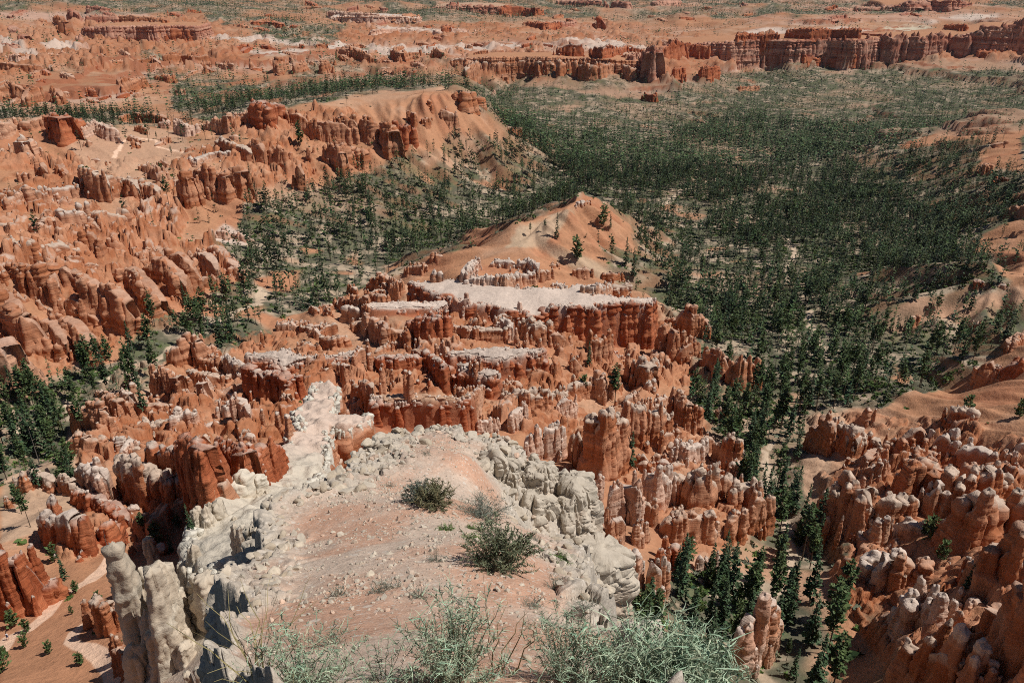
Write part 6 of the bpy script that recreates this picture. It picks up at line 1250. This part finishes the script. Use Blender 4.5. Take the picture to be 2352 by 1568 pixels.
def merged(name, idx, label, cat):
    VV, FF, CC, off = [], [], [], 0
    key = {}
    for i in idx:
        lv = 0 if d_[i] < 260 else (1 if d_[i] < 900 else 2 if d_[i] < 1500 else 3); key.setdefault((KINDS[ks[i]], lv, int(rot[i] * 100) % 4), []).append(i)
    for (k, lv, var), L in key.items():
        (tv, tf, tc_), (cv, cf, cc) = TP[(k, lv)][var]
        if lv >= 2 and k != 'snag': v0, f0, c0 = cv, cf, cc
        else: v0, f0, c0 = np.concatenate([tv, cv]), np.concatenate([tf, cf + len(tv)]), np.concatenate([tc_, cc])
        L = np.array(L); c, s_ = np.cos(rot[L])[:, None], np.sin(rot[L])[:, None]; w_ = (sz[L] * wdt[L])[:, None] * (1.15 if lv >= 2 else 1)
        vx = (v0[None, :, 0] * c - v0[None, :, 1] * s_) * w_ + X_[L][:, None]; vy = (v0[None, :, 0] * s_ + v0[None, :, 1] * c) * w_ + Y_[L][:, None]; vz = v0[None, :, 2] * sz[L][:, None] + Z_[L][:, None]
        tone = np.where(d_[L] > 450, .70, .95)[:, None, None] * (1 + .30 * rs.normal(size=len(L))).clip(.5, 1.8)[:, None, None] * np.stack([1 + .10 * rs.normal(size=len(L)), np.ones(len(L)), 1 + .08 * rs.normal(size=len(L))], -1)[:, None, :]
        VV.append(np.stack([vx, vy, vz], -1).reshape(-1, 3)); CC.append((c0[None] * tone).reshape(-1, 3)); FF.append((f0[None] + (np.arange(len(L)) * len(v0))[:, None, None]).reshape(-1, 4) + off); off += len(L) * len(v0)
    o = mesh_np(name, np.concatenate(VV), np.concatenate(FF), MAT_LEAF, np.concatenate(CC), smooth=False); tag(o, label, cat, kind='stuff'); log(name, len(idx), off)
rest = np.array([i for i in range(NT) if i not in ind])
merged('forest', rest, 'dense mass of pines and firs covering the valley floor and far slopes', 'forest')
# low bushes: manzanita, sage and rabbitbrush over the valley floor
def bush_proto(seed, n=16):
    r_ = np.random.RandomState(seed); V, F = [], []
    for i in range(n):
        c = r_.normal(size=3) * (.42, .42, .2); c[2] = abs(c[2]) + .12; a = r_.normal(size=3) * .30; b = r_.normal(size=3) * .30; V.append(np.array((c - a, c + b, c + a, c - b))); F.append(np.arange(4) + 4 * i)
    return np.concatenate(V), np.array(F)
BP = [bush_proto(i) for i in range(6)]
lamb = np.where(vis & (GR < 900) & (GR > 75), (DEN * (3.2 + 4.0 * (PV > 850)) + 30 * (GR < 420)) * dA / 1e4, 0); cnt = rs.poisson(np.clip(lamb, 0, 3)); ti, tj = np.nonzero(cnt)
br = np.exp(np.interp(ti + rs.uniform(-.5, .5, len(ti)), np.arange(NR), LNR0)); ba = AZ[0] + (AZ[-1] - AZ[0]) * (tj + rs.uniform(-.5, .5, len(tj))) / (NA - 1); bx, by = np.sin(ba) * br, np.cos(ba) * br; bz_ = ground(bx, by)
cl = fbm2(bx / 18, by / 18, 2, 331); kp = (cl > -.05) | (rs.rand(len(bx)) < .25); bx, by, bz_, cl = bx[kp], by[kp], bz_[kp], cl[kp]; log('bushes', len(bx))
VV, FF, CC, off = [], [], [], 0
for q in range(6):
    L = np.arange(q, len(bx), 6); v0, f0 = BP[q]; a = rs.uniform(0, 6.28, len(L)); s = rs.uniform(.4, 1.25, len(L)) ** 1.3; c_, s_ = np.cos(a)[:, None], np.sin(a)[:, None]
    VV.append(np.stack([(v0[:, 0] * c_ - v0[:, 1] * s_) * s[:, None] * 1.2 + bx[L][:, None], (v0[:, 0] * s_ + v0[:, 1] * c_) * s[:, None] * 1.2 + by[L][:, None], v0[:, 2] * s[:, None] + bz_[L][:, None]], -1).reshape(-1, 3))
    g = np.where((rs.rand(len(L)) < .5 + cl[L])[:, None], np.array((.075, .12, .030)), np.array((.15, .165, .11))) * rs.uniform(.6, 1.3, (len(L), 1)); CC.append((g[:, None, :] * rs.uniform(.8, 1.2, (1, len(v0), 1))).reshape(-1, 3))
    FF.append((f0[None] + (np.arange(len(L)) * len(v0))[:, None, None]).reshape(-1, 4) + off); off += len(L) * len(v0)
o = mesh_np('undergrowth', np.concatenate(VV), np.concatenate(FF), MAT_LEAF, np.concatenate(CC), smooth=False); tag(o, 'low manzanita and sage bushes scattered over the ravines', 'undergrowth', kind='stuff')
log('trees done')
# ---------------------------------------------------------------- plants on the knob
MAT_PLANT = bpy.data.materials.new('plant_leaf'); MAT_PLANT.use_nodes = True; _leaf(MAT_PLANT, rough=.55, spec=.3)
MAT_TWIG = bpy.data.materials.new('twig'); MAT_TWIG.use_nodes = True; _leaf(MAT_TWIG, rough=.85, spec=.1)
def ribbon(pts, w0, w1, nrm):
    """flat curved blade through pts"""
    pts = np.asarray(pts); n = len(pts); d = np.gradient(pts, axis=0); s = np.cross(d, nrm); s /= np.linalg.norm(s, axis=1)[:, None] + 1e-9
    w_ = np.linspace(w0, w1, n)[:, None]; V = np.concatenate([pts - s * w_, pts + s * w_]); k = np.arange(n - 1); return V, np.stack([k, k + 1, k + 1 + n, k + n], -1)
def shrub(u, v, label, h, spread, stems, leaves, leaf_l, leaf_w, col, twig, seed, cat='shrub', name='shrub', name2='leaves', pos=None, lean=(0, 0), curl=1.0, leaf_from=.25, group=None):
    rs = np.random.RandomState(seed); p = khit(u, v) if pos is None else np.array((pos[0], pos[1], float(kground(np.array(pos[0]), np.array(pos[1])))))
    r = empty(name, tuple(p)); tag(r, label, cat, group); SB, LB = Bag(), Bag()
    for i in range(stems):
        th = rs.uniform(0, 6.283); out = spread * rs.rand() ** .6; hh = h * rs.uniform(.55, 1.08) * (1 - .35 * (out / spread) ** 2); t = np.linspace(0, 1, 7)[:, None]
        dirv = np.array((math.cos(th) * out + lean[0] * hh, math.sin(th) * out + lean[1] * hh, 0)); b0 = np.array((math.cos(th), math.sin(th), 0)) * out * .18
        P = b0 + dirv * t ** 1.3 + np.array((0, 0, 1)) * hh * t ** .85 - np.array((0, 0, .12)) + rs.normal(size=3) * .04 * h * np.sin(t * 3.1) + rs.normal(size=(7, 3)) * .012 * h
        V_, F_ = ribbon(P, .0045 * h + .0015, .0012, rs.normal(size=3)); SB.add(V_, F_, np.tile(twig * rs.uniform(.7, 1.3), (len(V_), 1)))
        for q in range(leaves):
            f = leaf_from + (1 - leaf_from) * rs.rand() ** .8; k = f * 6; a = int(min(k, 5)); c = P[a] + (P[a + 1] - P[a]) * (k - a)
            d = rs.normal(size=3); d[2] = abs(d[2]) * .8 + .25; d /= np.linalg.norm(d); l = leaf_l * rs.uniform(.5, 1.2); s_ = np.linspace(0, 1, 4)[:, None]; cu = rs.normal(size=3) * .35 * curl; cu[2] -= .25 * curl
            Q = c + d * l * s_ + cu * l * s_ ** 2; V_, F_ = ribbon(Q, leaf_w, leaf_w * .15, rs.normal(size=3)); LB.add(V_, F_, np.tile(col * rs.uniform(.65, 1.35) * np.array((1 + .1 * rs.normal(), 1, 1)), (len(V_), 1)))
    SB.build('stem', MAT_TWIG, r)
    if leaves: LB.build(name2, MAT_PLANT, r)
    return r
RAB = np.array((.31, .39, .27)); TW = np.array((.20, .18, .13)); DGR = np.array((.115, .13, .075)); GRY = np.array((.17, .19, .15))
g_ = 'rabbitbrush along the bottom of the picture'
def nearp(u, y):
    return (ratio(u, 1568)[0] * y * 1.0, y)
shrub(0, 0, 'feathery pale green rabbitbrush, tallest, in front of the middle of the gravel slope', .86, .40, 85, 36, .075, .0040, RAB, TW, 11, name='rabbitbrush', pos=nearp(1040, 3.75))
shrub(0, 0, 'loose twiggy rabbitbrush between the tallest one and the valley side', .68, .36, 75, 30, .07, .0038, RAB * .85, TW * 1.2, 12, name='rabbitbrush', pos=nearp(1300, 3.9))
shrub(0, 0, 'dense mint green rabbitbrush mound near the valley side', .62, .46, 110, 30, .085, .0055, RAB * 1.15, TW, 13, name='rabbitbrush', pos=nearp(1480, 3.75), curl=1.6)
shrub(0, 0, 'lowest mint green rabbitbrush clump at the lower right of the knob', .50, .36, 80, 30, .085, .0055, RAB * 1.1, TW, 14, name='rabbitbrush', pos=nearp(1580, 3.6), curl=1.6)
shrub(0, 0, 'pale green rabbitbrush with dry stalks at the bottom left of the knob', .54, .45, 95, 28, .07, .0038, RAB, TW, 15, name='rabbitbrush', pos=nearp(690, 3.7))
shrub(0, 0, 'small sparse rabbitbrush left of the tallest one', .5, .3, 30, 16, .06, .003, RAB * .9, TW, 16, name='rabbitbrush', pos=nearp(880, 3.8))
shrub(0, 0, 'tiny rabbitbrush between the two mint green clumps', .55, .3, 45, 22, .075, .004, RAB * 1.05, TW, 17, name='rabbitbrush', pos=nearp(1400, 3.65), curl=1.4)
shrub(0, 0, 'tuft of tall dry grass stalks at the bottom left of the knob', .95, .5, 26, 0, .1, .003, RAB, np.array((.30, .25, .12)), 18, name='dry_grass', pos=nearp(600, 3.9), cat='grass tuft')
shrub(0, 0, 'two or three tall dry seed stalks before the gravel slope', 1.15, .3, 8, 0, .1, .003, RAB, np.array((.24, .20, .09)), 19, name='dry_grass', pos=nearp(1130, 3.9), cat='grass tuft')
shrub(1150, 1305, 'large dark olive bush with grey deadwood on the gravel slope', 1.05, .62, 110, 42, .09, .010, DGR * 1.25, np.array((.13, .12, .10)), 21, name='mountain_shrub', cat='bush', leaf_from=.35)
shrub(1000, 1165, 'brownish olive bush on the upper gravel slope', 0.85, .5, 90, 38, .10, .011, np.array((.16, .15, .08)), np.array((.15, .13, .11)), 22, name='mountain_shrub', cat='bush', leaf_from=.3)
shrub(965, 1150, 'grey green bush touching the brownish olive one', .7, .45, 70, 40, .09, .012, GRY * .75, TW, 23, name='mountain_shrub', cat='bush', leaf_from=.2)
shrub(1105, 1185, 'low silvery grey mound of dry grass by the limestone cliff', .62, .75, 160, 12, .12, .006, GRY, np.array((.22, .22, .18)), 24, name='grass_mound', cat='grass tuft')
for k, (u, v, lab) in enumerate([(1022, 1218, 'bright green tuft left of the silvery mound'), (1088, 1216, 'bright green tuft right below the silvery mound'), (1085, 1238, 'bright green tuft just above the large dark bush'), (1112, 1288, 'yellowish green tuft left of the foot of the large bush'), (1290, 1282, 'green tuft right of the large bush')]):
    shrub(u, v, lab, .22, .22, 70, 8, .08, .006, np.array((.10, .17, .04)), np.array((.09, .14, .04)), 30 + k, name='green_tuft', cat='grass tuft')
for k, (u, v, lab) in enumerate([(895, 1118, 'grey tuft high on the gravel slope'), (775, 1370, 'grey tuft low near the left rim'), (875, 1360, 'grey tuft left of the slope centre'), (905, 1350, 'pale tuft beside the slope centre'), (1230, 1395, 'upright grey tuft below the large bush'), (1275, 1345, 'straw tuft above the valley side edge'), (1228, 1240, 'dry tuft right beside the large bush'), (960, 1375, 'grey tuft in the middle of the gravel'), (980, 1045, 'small tuft on the far rim of the knob'), (1160, 1050, 'dry tuft on top of the limestone cliff'), (760, 1480, 'grey tuft at the lower left of the gravel'), (1000, 1290, 'small grey tuft above the slope centre'), (1345, 1395, 'olive tuft at the valley side edge')]):
    shrub(u, v, lab, .26 + .05 * (k % 3), .20, 55, 4, .07, .004, GRY, np.array((.19, .18, .13)), 50 + k, name='grey_tuft', cat='grass tuft')
log('plants')
# ---------------------------------------------------------------- a hiker on the trail
def hiker(u, v):
    p = hit(u, v); p[2] = float(ground(p[0], p[1])); r = empty('person', tuple(p), .6); tag(r, 'hiker in a white shirt and blue shorts walking on the trail', 'person')
    me = bpy.data.meshes.new('person_body'); J = [((0, 0, .95), .13, None), ((0, 0, 1.2), .13, 0), ((0, .02, 1.42), .15, 1), ((0, .03, 1.52), .06, 2), ((0, .05, 1.66), .10, 3), ((0, .05, 1.76), .07, 4),
        ((.10, 0, .88), .10, 0), ((.12, .14, .50), .07, 6), ((.12, .06, .09), .05, 7), ((.12, .20, .04), .04, 8), ((-.10, 0, .88), .10, 0), ((-.12, -.06, .50), .07, 10), ((-.12, -.22, .10), .05, 11), ((-.12, -.10, .04), .04, 12),
        ((.20, .02, 1.42), .06, 2), ((.26, -.08, 1.15), .045, 14), ((.26, .08, .95), .035, 15), ((.26, .13, .86), .035, 16), ((-.20, .02, 1.42), .06, 2), ((-.26, .10, 1.15), .045, 18), ((-.26, .26, 1.0), .035, 19), ((-.26, .33, .93), .035, 20)]
    me.from_pydata([j[0] for j in J], [(j[2], i) for i, j in enumerate(J) if j[2] is not None], []); o = bpy.data.objects.new('person_body', me); COL.objects.link(o); o.parent = r
    sk = o.modifiers.new('skin', 'SKIN')
    for i, j in enumerate(J): me.skin_vertices[0].data[i].radius = (j[1], j[1]); me.skin_vertices[0].data[i].use_root = (i == 0)
    sb = o.modifiers.new('sub', 'SUBSURF'); sb.levels = sb.render_levels = 1; me.materials.append(plain_mat('skin', (.45, .27, .19), var=.05))
    def blob(nm, c, s, m, seg=10):
        bm = bmesh.new(); bmesh.ops.create_uvsphere(bm, u_segments=seg, v_segments=8, radius=1)
        for q in bm.verts: q.co = (q.co.x * s[0] * (1 - .12 * q.co.z) + c[0], q.co.y * s[1] + c[1], q.co.z * s[2] + c[2])
        me_ = bpy.data.meshes.new(nm); bm.to_mesh(me_); bm.free(); me_.materials.append(m); ob = bpy.data.objects.new(nm, me_); COL.objects.link(ob); ob.parent = r
    blob('shirt', (0, .01, 1.25), (.23, .17, .30), plain_mat('white_cloth', (.72, .72, .75), var=.05)); blob('shorts', (0, 0, .84), (.21, .17, .22), plain_mat('blue_cloth', (.04, .06, .15), var=.1))
    blob('hair', (0, .02, 1.75), (.12, .14, .10), plain_mat('dark_hair', (.02, .015, .012), var=.1)); blob('backpack', (0, -.20, 1.25), (.15, .12, .25), plain_mat('dark_pack', (.03, .03, .05), var=.1))
hiker(19, 1468)
log('all done')
# ---------------------------------------------------------------- the air
zmin = float(H.min()) - 3.0
hb = [(x, y, z) for x in (-36500, 36500) for y in (-60, 46500) for z in (zmin, 4.0)]
hf = [(0, 1, 3, 2), (4, 6, 7, 5), (0, 4, 5, 1), (2, 3, 7, 6), (0, 2, 6, 4), (1, 5, 7, 3)]
hm = bpy.data.meshes.new('haze'); hm.from_pydata(hb, [], hf); hm.update(); ho = bpy.data.objects.new('haze', hm); COL.objects.link(ho)
mm = bpy.data.materials.new('air'); mm.use_nodes = True; t_ = mm.node_tree; t_.nodes.remove(t_.nodes['Principled BSDF']); pv = t_.nodes.new('ShaderNodeVolumePrincipled')
pv.inputs['Color'].default_value = (.62, .74, .95, 1); pv.inputs['Density'].default_value = 1.2e-5; pv.inputs['Anisotropy'].default_value = .2
t_.links.new(pv.outputs[0], t_.nodes['Material Output'].inputs['Volume']); hm.materials.append(mm)
tag(ho, 'thin blue air softening the far badlands', 'haze', kind='stuff')
log('all done')
